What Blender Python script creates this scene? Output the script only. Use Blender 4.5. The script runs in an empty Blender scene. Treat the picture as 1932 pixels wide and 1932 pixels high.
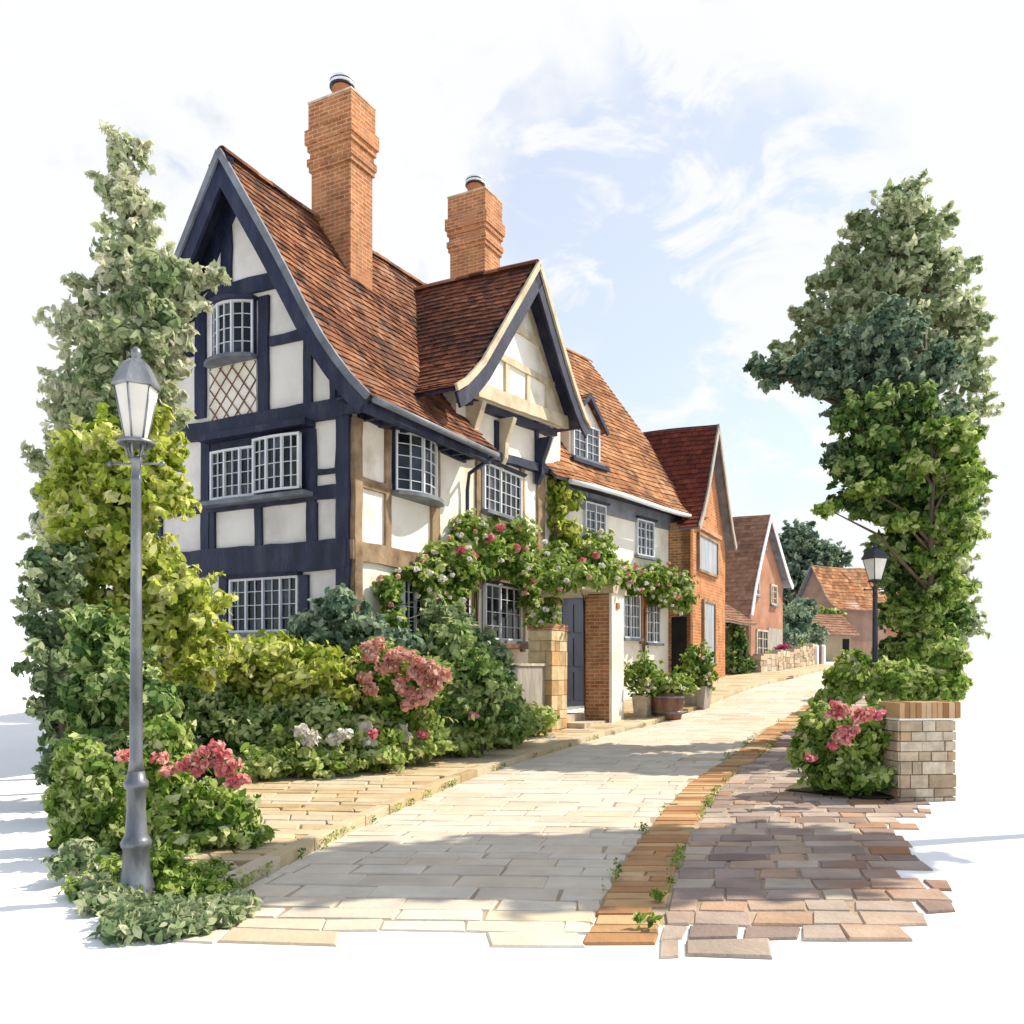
import bpy, math, random
import numpy as np
from mathutils import Vector
R = math.radians
C = bpy.context.scene.collection
SC = bpy.context.scene

# ------------------------------------------------------------------ camera
EYE, FPX, HZ = 1.5, 1670.0, 1262.0          # eye height, focal length and horizon row for a 1932 px wide picture
cam = bpy.data.cameras.new('camera')
co = bpy.data.objects.new('camera', cam); C.objects.link(co)
co.location = (0, 0, EYE); co.rotation_euler = (R(90), 0, 0)
cam.sensor_width = 36; cam.lens = FPX / 1932 * 36
cam.shift_y = (HZ - 966) / 1932
cam.clip_start = .05; cam.clip_end = 3000
SC.camera = co

# ------------------------------------------------------------------ sky and sun
SUN_AZ = math.atan2(.93, .30); SUN_EL = R(46)
w = bpy.data.worlds.new('World'); SC.world = w; w.use_nodes = True
nt = w.node_tree; nt.nodes.clear()
def N(tree, typ, **kw):
    n = tree.nodes.new(typ)
    for k, v in kw.items():
        if k.startswith('i_'):
            key = k[2:]
            n.inputs[int(key) if key.isdigit() else key.replace('_', ' ')].default_value = v
        else: setattr(n, k, v)
    return n
out = N(nt, 'ShaderNodeOutputWorld'); bg = N(nt, 'ShaderNodeBackground', i_Strength=.11)
sky = N(nt, 'ShaderNodeTexSky', sky_type='NISHITA', sun_disc=False, sun_elevation=SUN_EL, sun_rotation=SUN_AZ)
tc = N(nt, 'ShaderNodeTexCoord')
def wmath(op, a, b=None, c=None, clamp=False):
    m = N(nt, 'ShaderNodeMath', operation=op, use_clamp=clamp)
    for i, v in enumerate((a, b, c)):
        if v is None: continue
        if isinstance(v, (int, float)): m.inputs[i].default_value = v
        else: nt.links.new(v, m.inputs[i])
    return m.outputs[0]
def dir_mask(px, py, inner, outer):
    d = Vector(((px - 966) / FPX, 1, (HZ - py) / FPX)).normalized()
    vd = N(nt, 'ShaderNodeVectorMath', operation='DISTANCE'); vd.inputs[1].default_value = d
    nt.links.new(warp.outputs[0], vd.inputs[0])
    mr = N(nt, 'ShaderNodeMapRange', interpolation_type='SMOOTHSTEP'); mr.clamp = True
    mr.inputs[1].default_value = inner; mr.inputs[2].default_value = outer
    mr.inputs[3].default_value = 1; mr.inputs[4].default_value = 0
    nt.links.new(vd.outputs['Value'], mr.inputs[0])
    return mr.outputs[0]
n1 = N(nt, 'ShaderNodeTexNoise', i_Scale=5.0, i_Detail=6.0, i_Roughness=.55)
nt.links.new(tc.outputs['Generated'], n1.inputs['Vector'])
sub = N(nt, 'ShaderNodeVectorMath', operation='SUBTRACT'); sub.inputs[1].default_value = (.5, .5, .5)
nt.links.new(n1.outputs['Color'], sub.inputs[0])
scl = N(nt, 'ShaderNodeVectorMath', operation='SCALE'); scl.inputs['Scale'].default_value = .38
nt.links.new(sub.outputs[0], scl.inputs[0])
warp = N(nt, 'ShaderNodeVectorMath', operation='ADD')
nt.links.new(tc.outputs['Generated'], warp.inputs[0]); nt.links.new(scl.outputs[0], warp.inputs[1])
ms = [dir_mask(1180, 350, .07, .17), dir_mask(1330, 560, .10, .25), dir_mask(1540, 330, .04, .12), dir_mask(330, 360, .02, .06), dir_mask(1420, 900, .05, .15),
      dir_mask(800, 440, .01, .05)]
m = ms[0]
for k in ms[1:]: m = wmath('MAXIMUM', m, k)
n2 = N(nt, 'ShaderNodeTexNoise', i_Scale=7.0, i_Detail=5.0, i_Roughness=.6, i_Distortion=.6)
mp = N(nt, 'ShaderNodeMapping'); mp.inputs['Scale'].default_value = (1.0, 1.0, 1.7); mp.inputs['Rotation'].default_value = (0, R(35), 0)
nt.links.new(tc.outputs['Generated'], mp.inputs['Vector']); nt.links.new(mp.outputs[0], n2.inputs['Vector'])
gap = N(nt, 'ShaderNodeMapRange', interpolation_type='SMOOTHSTEP')
for i, v in enumerate((.42, .53, 0.10, 1.0)): gap.inputs[i + 1].default_value = v
nt.links.new(n2.outputs['Fac'], gap.inputs[0])
blue = wmath('MULTIPLY', m, gap.outputs[0])
blue = wmath('MULTIPLY', blue, .48)
cl = N(nt, 'ShaderNodeMix', data_type='RGBA')
cl.inputs[6].default_value = (7.1, 7.15, 7.25, 1)             # bright thin cloud
sg = N(nt, 'ShaderNodeVectorMath', operation='SCALE'); sg.inputs['Scale'].default_value = 1.6
nt.links.new(sky.outputs[0], sg.inputs[0]); nt.links.new(sg.outputs[0], cl.inputs[7]); nt.links.new(blue, cl.inputs[0])
vdf = N(nt, 'ShaderNodeVectorMath', operation='DISTANCE'); vdf.inputs[1].default_value = Vector((0, .93, .37)).normalized()
nt.links.new(tc.outputs['Generated'], vdf.inputs[0])
mf = N(nt, 'ShaderNodeMapRange', interpolation_type='SMOOTHSTEP')
for i, v in enumerate((.85, 1.35, 0.0, .68)): mf.inputs[i + 1].default_value = v
nt.links.new(vdf.outputs['Value'], mf.inputs[0])
c2 = N(nt, 'ShaderNodeMix', data_type='RGBA'); nt.links.new(mf.outputs[0], c2.inputs[0])
nt.links.new(cl.outputs[2], c2.inputs[6]); nt.links.new(sg.outputs[0], c2.inputs[7])
nt.links.new(c2.outputs[2], bg.inputs['Color']); nt.links.new(bg.outputs[0], out.inputs[0])

sl = bpy.data.lights.new('sun', 'SUN'); sl.energy = 5.0; sl.angle = R(.5); sl.color = (1, .90, .74)
so = bpy.data.objects.new('sun', sl); C.objects.link(so)
sv = Vector((math.sin(SUN_AZ) * math.cos(SUN_EL), math.cos(SUN_AZ) * math.cos(SUN_EL), math.sin(SUN_EL)))
so.rotation_euler = sv.to_track_quat('Z', 'Y').to_euler(); so.location = sv * 60
SC.view_settings.view_transform = 'Standard'; SC.view_settings.look = 'None'
SC.view_settings.exposure = .35; SC.view_settings.gamma = 1

# ------------------------------------------------------------------ helpers
rnd = random.Random(7)
GP = [(-50, 0), (0, 0), (9, 0), (13.5, .1), (16.5, .22), (20, .5), (24.5, .95), (28, 1.22), (35, 1.5), (42, 1.72), (60, 2.1), (80, 2.25), (3000, 2.25)]
GX = np.array([p[0] for p in GP], float); GZ = np.array([p[1] for p in GP], float)
def g(y):
    return float(sum(np.interp(y + k, GX, GZ) for k in (-1.5, -.75, 0, .75, 1.5)) / 5)
def at(px, py, Y): return Vector(((px - 966) / FPX * Y, Y, EYE - (py - HZ) / FPX * Y))
def onground(px, py):
    lo, hi = 3.0, 60.0
    f = lambda Y: EYE - (py - HZ) / FPX * Y - g(Y)
    for i in range(200):
        Y = lo + (hi - lo) * i / 199
        if f(Y) <= 0: break
    return ((px - 966) / FPX * Y, Y)

class Frame:
    """a wall face: s runs along it, d stands out from it, z is up"""
    def __init__(s, ox, oy, u, n):
        s.o = Vector((ox, oy, 0)); s.u = Vector((u[0], u[1], 0)).normalized(); s.n = Vector((n[0], n[1], 0)).normalized()
    def pt(s, a, d, z): return s.o + s.u * a + s.n * d + Vector((0, 0, z))
    def sz(s, px, py, d=0):
        k = (px - 966) / FPX; o = s.o + s.n * d
        a = (k * o.y - o.x) / (s.u.x - k * s.u.y)
        Y = o.y + s.u.y * a
        return a, EYE - (py - HZ) / FPX * Y
    def rect(s, x0, y0, x1, y1, d=0):
        xc, yc0 = (x0 + x1) / 2, y0
        a0 = s.sz(x0, y0, d)[0]; a1 = s.sz(x1, y0, d)[0]
        return min(a0, a1), max(a0, a1), s.sz(xc, y1, d)[1], s.sz(xc, y0, d)[1]

def empty(name, loc, label, cat, group=None):
    o = bpy.data.objects.new(name, None); C.objects.link(o); o.location = loc
    o.empty_display_size = .2
    o['label'] = label; o['category'] = cat
    if group: o['group'] = group
    return o
def root_loc(o):
    v = Vector((0, 0, 0))
    while o is not None: v += Vector(o.location); o = o.parent
    return v

class MB:
    def __init__(s): s.v = []; s.f = []; s.t = []; s.sm = []
    def face(s, pts, t=0.5, smooth=False):
        b = len(s.v); s.v += [tuple(p) for p in pts]; s.f.append(tuple(range(b, b + len(pts)))); s.t.append(t); s.sm.append(smooth)
    def hexa(s, p, t=0.5, smooth=False):      # p: 4 bottom then 4 top, same winding
        b = len(s.v); s.v += [tuple(q) for q in p]
        for q in ((0, 3, 2, 1), (4, 5, 6, 7), (0, 1, 5, 4), (1, 2, 6, 5), (2, 3, 7, 6), (3, 0, 4, 7)):
            s.f.append(tuple(b + i for i in q)); s.t.append(t); s.sm.append(smooth)
    def box(s, F, s0, s1, d0, d1, z0, z1, t=.5):
        P = [F.pt(a, d, z) for z in (z0, z1) for a, d in ((s0, d0), (s1, d0), (s1, d1), (s0, d1))]
        s.hexa(P, t)
    def prism(s, F, poly, d0, d1, t=.5):      # poly of (s,z) extruded from d0 to d1
        A = [F.pt(a, d0, z) for a, z in poly]; B = [F.pt(a, d1, z) for a, z in poly]
        s.face(A[::-1], t); s.face(B, t)
        for i in range(len(poly)):
            j = (i + 1) % len(poly); s.face([A[i], A[j], B[j], B[i]], t)
    def slab(s, poly, z0, z1, t=.5, zf=None):  # plan polygon of (x,y)
        A = [(x, y, z0 + (zf(y) if zf else 0)) for x, y in poly]; B = [(x, y, z1 + (zf(y) if zf else 0)) for x, y in poly]
        s.face(A[::-1], t); s.face(B, t)
        for i in range(len(poly)):
            j = (i + 1) % len(poly); s.face([A[i], A[j], B[j], B[i]], t)
    def beam(s, F, s0, z0, s1, z1, w, d0, d1, wob=.012, t=None, seg=None, bow=0):
        L = math.hypot(s1 - s0, z1 - z0); n = seg or max(2, int(L / .3))
        ux, uz = (s1 - s0) / L, (z1 - z0) / L; nx, nz = -uz, ux
        d1 += rnd.uniform(0, .012); t = rnd.random() if t is None else t
        ring = []
        for i in range(n + 1):
            k = i / n; off = rnd.uniform(-wob, wob) + bow * 4 * k * (1 - k); ww = w / 2 + rnd.uniform(-wob, wob) * .5
            cx, cz = s0 + (s1 - s0) * k + nx * off, z0 + (z1 - z0) * k + nz * off
            a, b = (cx - nx * ww, cz - nz * ww), (cx + nx * ww, cz + nz * ww)
            ring.append([F.pt(a[0], d0, a[1]), F.pt(b[0], d0, b[1]), F.pt(b[0], d1, b[1]), F.pt(a[0], d1, a[1])])
        for i in range(n):
            for j in range(4):
                s.face([ring[i][j], ring[i][(j + 1) % 4], ring[i + 1][(j + 1) % 4], ring[i + 1][j]], t)
        s.face(ring[0][::-1], t); s.face(ring[-1], t)
    def tube(s, path, rad, n=8, t=.5, smooth=True):
        path = [Vector(p) for p in path]; rings = []
        if not isinstance(rad, (list, tuple)): rad = [rad] * len(path)
        for i, p in enumerate(path):
            d = (path[min(i + 1, len(path) - 1)] - path[max(i - 1, 0)]).normalized()
            x = d.cross(Vector((0, .3, 1))) if abs(d.z) < .9 else d.cross(Vector((0, 1, 0)))
            x.normalize(); y = d.cross(x)
            b = len(s.v)
            for j in range(n):
                a = 2 * math.pi * j / n
                s.v.append(tuple(p + x * math.cos(a) * rad[i] + y * math.sin(a) * rad[i]))
            rings.append(b)
        for i in range(len(path) - 1):
            for j in range(n):
                k = (j + 1) % n
                s.f.append((rings[i] + j, rings[i] + k, rings[i + 1] + k, rings[i + 1] + j)); s.t.append(t); s.sm.append(smooth)
        s.f.append(tuple(rings[0] + j for j in range(n))[::-1]); s.t.append(t); s.sm.append(False)
        s.f.append(tuple(rings[-1] + j for j in range(n))); s.t.append(t); s.sm.append(False)
    def lathe(s, c, prof, n=20, t=.5, smooth=True, rot=0, sq=False):
        c = Vector(c); rings = []
        for r, z in prof:
            b = len(s.v); rings.append(b)
            for j in range(n):
                a = 2 * math.pi * j / n + rot
                s.v.append((c.x + r * math.cos(a), c.y + r * math.sin(a), c.z + z))
        for i in range(len(prof) - 1):
            for j in range(n):
                k = (j + 1) % n
                s.f.append((rings[i] + j, rings[i] + k, rings[i + 1] + k, rings[i + 1] + j)); s.t.append(t); s.sm.append(smooth)
        s.f.append(tuple(rings[0] + j for j in range(n))[::-1]); s.t.append(t); s.sm.append(False)
        s.f.append(tuple(rings[-1] + j for j in range(n))); s.t.append(t); s.sm.append(False)
    def build(s, name, mat, parent=None, label=None, kind=None, cat=None, group=None):
        me = bpy.data.meshes.new(name)
        off = root_loc(parent) if parent else Vector((0, 0, 0))
        loc = Vector((0, 0, 0))
        V = np.array(s.v, float) - np.array(off)
        if parent is None and kind is None:
            loc = Vector((V[:, 0].mean(), V[:, 1].mean(), V[:, 2].min())); V = V - np.array(loc)
        me.from_pydata(V.tolist(), [], s.f)
        a = me.attributes.new('tint', 'FLOAT', 'FACE'); a.data.foreach_set('value', s.t)
        me.polygons.foreach_set('use_smooth', s.sm)
        uv = me.uv_layers.new(name='UVMap')
        W = np.array(s.v, float); nl = len(me.loops)
        vi = np.empty(nl, int); me.loops.foreach_get('vertex_index', vi)
        pn = np.empty(len(me.polygons) * 3); me.polygons.foreach_get('normal', pn); pn = pn.reshape(-1, 3)
        lt = np.empty(len(me.polygons), int); me.polygons.foreach_get('loop_total', lt)
        nn = np.repeat(pn, lt, axis=0); p = W[vi]
        flat = np.abs(nn[:, 2]) > .9
        tx, ty = -nn[:, 1], nn[:, 0]; l = np.hypot(tx, ty); l[l < 1e-6] = 1; tx /= l; ty /= l
        u = np.where(flat, p[:, 0], p[:, 0] * tx + p[:, 1] * ty); v = np.where(flat, p[:, 1], p[:, 2])
        uv.data.foreach_set('uv', np.stack([u, v], 1).ravel())
        me.materials.append(mat); me.update()
        o = bpy.data.objects.new(name, me); C.objects.link(o)
        if parent: o.parent = parent
        o.location = loc
        if label: o['label'] = label
        if kind: o['kind'] = kind
        if cat: o['category'] = cat
        if group: o['group'] = group
        return o

# ------------------------------------------------------------------ materials
def ramp(nt, fac, cols):
    r = N(nt, 'ShaderNodeValToRGB'); el = r.color_ramp.elements
    while len(el) < len(cols): el.new(.5)
    for i, c in enumerate(cols):
        el[i].position = i / (len(cols) - 1); el[i].color = (*c, 1)
    nt.links.new(fac, r.inputs[0]); return r.outputs[0]
def newmat(name):
    m = bpy.data.materials.new(name); m.use_nodes = True
    t = m.node_tree; b = t.nodes['Principled BSDF']
    return m, t, b
def mixc(t, fac, a, b, blend='MIX'):
    x = N(t, 'ShaderNodeMix', data_type='RGBA', blend_type=blend)
    for i, v in ((0, fac), (6, a), (7, b)):
        if isinstance(v, (int, float)): x.inputs[i].default_value = v
        elif isinstance(v, tuple): x.inputs[i].default_value = (*v, 1)
        else: t.links.new(v, x.inputs[i])
    return x.outputs[2]
def noise(t, scale, detail=4, coord='Object', rough=.6, stretch=None):
    tc = N(t, 'ShaderNodeTexCoord'); n = N(t, 'ShaderNodeTexNoise', i_Scale=scale, i_Detail=detail, i_Roughness=rough)
    if stretch:
        m = N(t, 'ShaderNodeMapping'); m.inputs['Scale'].default_value = stretch
        t.links.new(tc.outputs[coord], m.inputs[0]); t.links.new(m.outputs[0], n.inputs['Vector'])
    else: t.links.new(tc.outputs[coord], n.inputs['Vector'])
    return n.outputs['Fac']
def bump(t, b, fac, strength, dist=.02):
    bn = N(t, 'ShaderNodeBump', i_Strength=strength, i_Distance=dist)
    t.links.new(fac, bn.inputs['Height']); t.links.new(bn.outputs[0], b.inputs['Normal'])
def contrast(t, fac, lo, hi):
    m = N(t, 'ShaderNodeMapRange'); m.inputs[1].default_value = lo; m.inputs[2].default_value = hi
    t.links.new(fac, m.inputs[0]); return m.outputs[0]
def mat_noise(name, cols, scale=3, rough=.8, bs=.3, bscale=25, metallic=0, coat=0, stretch=None, spec=.3):
    m, t, b = newmat(name)
    f = contrast(t, noise(t, scale, 5, stretch=stretch), .3, .7)
    t.links.new(ramp(t, f, cols), b.inputs['Base Color'])
    b.inputs['Roughness'].default_value = rough; b.inputs['Metallic'].default_value = metallic
    b.inputs['Specular IOR Level'].default_value = spec
    if bs: bump(t, b, noise(t, bscale, 4, stretch=stretch), bs)
    return m
def mat_tint(name, cols, scale=4, rough=.85, bs=.4, bscale=30, amt=.35, dirt=(.08, .06, .045), dirt_amt=.35, spec=.25):
    m, t, b = newmat(name)
    at_ = N(t, 'ShaderNodeAttribute', attribute_name='tint')
    c = ramp(t, at_.outputs['Fac'], cols)
    f = contrast(t, noise(t, scale, 5), .35, .7)
    v = ramp(t, f, [(1 - amt,) * 3, (1 + amt * .3,) * 3])
    c = mixc(t, 1.0, c, v, 'MULTIPLY')
    dm = contrast(t, noise(t, scale * .33, 6), .52, .72)
    mm = N(t, 'ShaderNodeMath', operation='MULTIPLY'); t.links.new(dm, mm.inputs[0]); mm.inputs[1].default_value = dirt_amt
    c = mixc(t, mm.outputs[0], c, dirt)
    t.links.new(c, b.inputs['Base Color']); b.inputs['Roughness'].default_value = rough
    b.inputs['Specular IOR Level'].default_value = spec
    bump(t, b, noise(t, bscale, 4), bs)
    return m
def mat_brick(name, c1, c2, mortar, bw=.22, bh=.075, ms=.011, patch=None, bs=.6):
    m, t, b = newmat(name)
    uv = N(t, 'ShaderNodeUVMap'); uv.uv_map = 'UVMap'
    nz = N(t, 'ShaderNodeTexNoise', i_Scale=2.5, i_Detail=3.0); t.links.new(uv.outputs[0], nz.inputs['Vector'])
    sc = N(t, 'ShaderNodeVectorMath', operation='SCALE'); sc.inputs['Scale'].default_value = .03
    t.links.new(nz.outputs['Color'], sc.inputs[0])
    ad = N(t, 'ShaderNodeVectorMath', operation='ADD'); t.links.new(uv.outputs[0], ad.inputs[0]); t.links.new(sc.outputs[0], ad.inputs[1])
    br = N(t, 'ShaderNodeTexBrick', i_Scale=1.0, i_Mortar_Size=ms, i_Mortar_Smooth=.3, i_Bias=0.0, i_Brick_Width=bw, i_Row_Height=bh)
    br.inputs['Color1'].default_value = (*c1, 1); br.inputs['Color2'].default_value = (*c2, 1); br.inputs['Mortar'].default_value = (*mortar, 1)
    t.links.new(ad.outputs[0], br.inputs['Vector'])
    f = contrast(t, noise(t, 3, 5), .3, .7)
    c = mixc(t, 1.0, br.outputs['Color'], ramp(t, f, [(.62, .6, .6), (1.15, 1.1, 1.05)]), 'MULTIPLY')
    if patch:
        pf = contrast(t, noise(t, 1.3, 6), .52, .66); c = mixc(t, pf, c, patch)
    t.links.new(c, b.inputs['Base Color']); b.inputs['Roughness'].default_value = .9; b.inputs['Specular IOR Level'].default_value = .2
    inv = N(t, 'ShaderNodeMath', operation='SUBTRACT'); inv.inputs[0].default_value = 1; t.links.new(br.outputs['Fac'], inv.inputs[1])
    nn = noise(t, 40, 3); sm = N(t, 'ShaderNodeMath', operation='MULTIPLY_ADD'); sm.inputs[1].default_value = .4
    t.links.new(nn, sm.inputs[0]); t.links.new(inv.outputs[0], sm.inputs[2])
    bump(t, b, sm.outputs[0], bs, .015)
    return m
def mat_leaf(name, cols, transl=.35, rough=.6):
    m, t, b = newmat(name)
    a = N(t, 'ShaderNodeAttribute', attribute_name='tint')
    c = ramp(t, a.outputs['Fac'], cols)
    t.links.new(c, b.inputs['Base Color']); b.inputs['Roughness'].default_value = rough; b.inputs['Specular IOR Level'].default_value = .2
    tr = N(t, 'ShaderNodeBsdfTranslucent'); t.links.new(c, tr.inputs[0])
    mx = N(t, 'ShaderNodeMixShader'); mx.inputs[0].default_value = transl
    o = t.nodes['Material Output']
    t.links.new(b.outputs[0], mx.inputs[1]); t.links.new(tr.outputs[0], mx.inputs[2]); t.links.new(mx.outputs[0], o.inputs[0])
    return m

M = {}
M['plaster'] = mat_noise('white_plaster', [(.62, .58, .56), (.78, .74, .70), (.84, .80, .77)], 1.1, .9, .5, 14)
M['cream'] = mat_noise('cream_plaster', [(.60, .53, .42), (.80, .75, .66), (.84, .81, .74)], 1.1, .9, .35, 18)
M['navy'] = mat_noise('navy_timber', [(.004, .006, .018), (.012, .017, .052), (.040, .044, .070)], 3.5, .6, .7, 22, stretch=(1, 1, .35), spec=.4)
M['oak'] = mat_noise('weathered_oak', [(.12, .08, .05), (.27, .185, .11), (.37, .27, .17)], 2.5, .85, .5, 16)  # sunlit look of the street timbers in the colour; plain wood on shutter frames
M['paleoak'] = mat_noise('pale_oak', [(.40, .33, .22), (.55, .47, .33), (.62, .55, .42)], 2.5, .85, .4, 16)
M['white'] = mat_noise('white_paint', [(.66, .68, .72), (.78, .79, .82)], 4, .5, .1, 30)
M['lead'] = mat_noise('grey_lead', [(.10, .11, .13), (.22, .24, .28)], 3, .5, .2, 20)
M['glass'] = mat_noise('dark_glass', [(.004, .006, .009), (.03, .038, .048)], 2.5, .12, .15, 3.0, spec=.3)
def pane_glass(name, cols):
    m, t, b = newmat(name); a = N(t, 'ShaderNodeAttribute', attribute_name='tint')
    f = N(t, 'ShaderNodeMath', operation='MULTIPLY_ADD', use_clamp=True); f.inputs[1].default_value = .6
    t.links.new(noise(t, 5, 4), f.inputs[0])
    q_ = N(t, 'ShaderNodeMath', operation='MULTIPLY_ADD'); q_.inputs[1].default_value = .85; q_.inputs[2].default_value = -.3
    t.links.new(a.outputs['Fac'], q_.inputs[0]); t.links.new(q_.outputs[0], f.inputs[2])
    t.links.new(ramp(t, f.outputs[0], cols), b.inputs['Base Color']); b.inputs['Roughness'].default_value = .12; b.inputs['Specular IOR Level'].default_value = .3
    bump(t, b, noise(t, 4, 2), .2); return m
M['glass'] = pane_glass('dark_glass', [(.004, .006, .009), (.006, .009, .013), (.02, .028, .036), (.10, .12, .14)])
M['glassgreen'] = mat_noise('pale_glass', [(.02, .025, .03), (.10, .12, .14)], 5, .1, .05, 2.0, spec=.5)
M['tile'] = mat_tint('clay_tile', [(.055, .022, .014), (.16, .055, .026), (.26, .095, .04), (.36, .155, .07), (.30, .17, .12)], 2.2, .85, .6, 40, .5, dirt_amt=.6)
M['darktile'] = mat_tint('dark_clay_tile', [(.05, .018, .012), (.12, .036, .020), (.19, .06, .03), (.27, .10, .045)], 5, .8, .5, 40, .4)  # clay tile coloured darker for the slope that the sun only grazes
M['orangetile'] = mat_tint('orange_clay_tile', [(.20, .075, .03), (.34, .135, .05), (.44, .20, .08), (.50, .28, .14)], 2.5, .85, .5, 40, .4, dirt_amt=.45)
M['redtile'] = mat_tint('dark_red_tile', [(.10, .022, .016), (.17, .035, .022), (.24, .06, .028)], 5, .8, .5, 40, .3)
M['browntile'] = mat_tint('brown_tile', [(.20, .10, .06), (.30, .15, .09), (.36, .20, .12)], 5, .85, .5, 40, .3)
M['brick'] = mat_brick('orange_brick', (.36, .12, .045), (.50, .22, .09), (.54, .38, .25), patch=(.44, .20, .10))
M['oldbrick'] = mat_brick('worn_brick', (.36, .13, .06), (.48, .24, .12), (.55, .42, .28), patch=(.50, .35, .20))
M['orangewall'] = mat_brick('orange_render', (.40, .155, .06), (.50, .21, .085), (.52, .32, .18), .25, .085, .012, patch=(.52, .25, .11), bs=.5)
M['pinkwall'] = mat_noise('pink_render', [(.27, .125, .075), (.42, .21, .13)], 1.3, .9, .3, 12)
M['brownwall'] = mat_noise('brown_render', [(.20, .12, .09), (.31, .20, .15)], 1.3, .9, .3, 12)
M['tanwall'] = mat_noise('tan_render', [(.36, .28, .19), (.46, .37, .26)], 1.3, .9, .3, 12)
M['yellowstone'] = mat_tint('yellow_stone', [(.42, .26, .12), (.62, .45, .24), (.72, .58, .36), (.58, .34, .14)], 6, .9, .6, 30, .25)
M['stone'] = mat_tint('pale_stone', [(.40, .30, .20), (.56, .46, .33), (.66, .57, .44), (.50, .33, .19)], 6, .9, .6, 30, .3)
M['terracotta'] = mat_noise('terracotta', [(.33, .12, .05), (.46, .19, .08)], 4, .8, .2, 20)
M['road'] = mat_tint('road_stone', [(.52, .45, .36), (.60, .535, .44), (.64, .59, .50), (.55, .44, .30)], 3, .85, .3, 25, .14, dirt=(.52, .40, .28), dirt_amt=.5)
M['pave'] = mat_tint('pavement_stone', [(.42, .29, .15), (.54, .42, .25), (.60, .50, .34), (.56, .48, .36)], 3, .85, .4, 25, .2, dirt=(.50, .32, .15), dirt_amt=.5)
M['kerb'] = mat_tint('kerb_brick', [(.26, .115, .05), (.42, .22, .095), (.54, .34, .17), (.60, .43, .25)], 2, .85, .4, 25, .25, dirt=(.35, .20, .1), dirt_amt=.4)
M['cobble'] = mat_tint('cobble', [(.20, .14, .12), (.36, .28, .24), (.50, .42, .34), (.40, .20, .10)], 1.6, .8, .5, 25, .3, dirt=(.30, .12, .055), dirt_amt=.75)
M['joint'] = mat_noise('joint_sand', [(.30, .23, .16), (.45, .36, .26)], 3, .95, .4, 40)
M['soil'] = mat_noise('soil', [(.05, .045, .02), (.10, .10, .04)], 3, .95, .6, 30)
M['ground'] = mat_noise('chalk_ground', [(.86, .86, .86), (.90, .90, .90)], .6, .95, 0)
M['iron'] = mat_noise('grey_iron', [(.05, .055, .065), (.16, .17, .19), (.34, .35, .37)], 3, .38, .25, 20, metallic=.55, stretch=(1, 1, .35), spec=.5)
M['darkiron'] = mat_noise('dark_iron', [(.012, .015, .028), (.035, .04, .06)], 3, .4, .1, 20, metallic=.4, spec=.5)
M['lampglass'] = mat_noise('frosted_lamp_glass', [(.52, .50, .44), (.72, .70, .64)], 3, .25, .0, 20, spec=.5)
M['door'] = mat_noise('blue_door', [(.007, .011, .03), (.02, .028, .06)], 2, .5, .1, 20, spec=.4)
M['greydoor'] = mat_noise('grey_door', [(.24, .27, .31), (.36, .39, .43)], 2, .7, .2, 20, stretch=(3, 3, .5))
M['black'] = mat_noise('dark_opening', [(.006, .006, .007), (.02, .018, .016)], 2, .9, 0)
M['wood'] = mat_noise('barrel_wood', [(.10, .045, .03), (.20, .10, .065), (.26, .15, .1)], 5, .8, .4, 20, stretch=(2, 2, .4))
M['greywood'] = mat_noise('grey_wood', [(.25, .22, .19), (.42, .38, .33)], 4, .85, .4, 20, stretch=(2, 2, .5))
M['bark'] = mat_noise('bark', [(.06, .045, .03), (.16, .12, .08)], 5, .9, .8, 18, stretch=(1, 1, .3))
def leafmat(k, cols, tr=.35): M[k] = mat_leaf(k, cols, tr)
leafmat('l_pale', [(.28, .36, .18), (.46, .52, .31), (.64, .66, .46), (.76, .75, .60)], .45)
leafmat('l_sage', [(.10, .17, .075), (.22, .31, .14), (.40, .47, .26), (.60, .63, .42)], .42)
leafmat('l_lime', [(.13, .21, .02), (.36, .45, .05), (.62, .66, .15), (.78, .78, .40)], .5)
leafmat('l_mid', [(.03, .08, .012), (.13, .24, .035), (.34, .46, .09), (.60, .66, .30)], .42)
leafmat('l_dark', [(.010, .035, .012), (.05, .12, .028), (.17, .29, .06), (.46, .55, .24)])
leafmat('l_blue', [(.02, .055, .04), (.065, .13, .09), (.16, .25, .16), (.36, .44, .30)])
leafmat('l_fresh', [(.06, .14, .02), (.18, .31, .04), (.40, .51, .12), (.66, .70, .40)], .42)
leafmat('p_pink', [(.62, .12, .14), (.75, .26, .24), (.80, .42, .36), (.85, .62, .52)], .3)
leafmat('p_dusty', [(.58, .24, .18), (.72, .38, .30), (.80, .50, .42), (.86, .66, .58)], .4)
leafmat('p_white', [(.70, .66, .58), (.80, .78, .72), (.84, .82, .80)], .3)
leafmat('p_red', [(.62, .10, .16), (.74, .22, .28), (.82, .46, .48)], .3)
leafmat('p_magenta', [(.30, .02, .12), (.50, .06, .24), (.60, .18, .36)], .3)
leafmat('p_lilac', [(.22, .20, .34), (.38, .36, .50), (.5, .48, .6)], .3)

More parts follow.
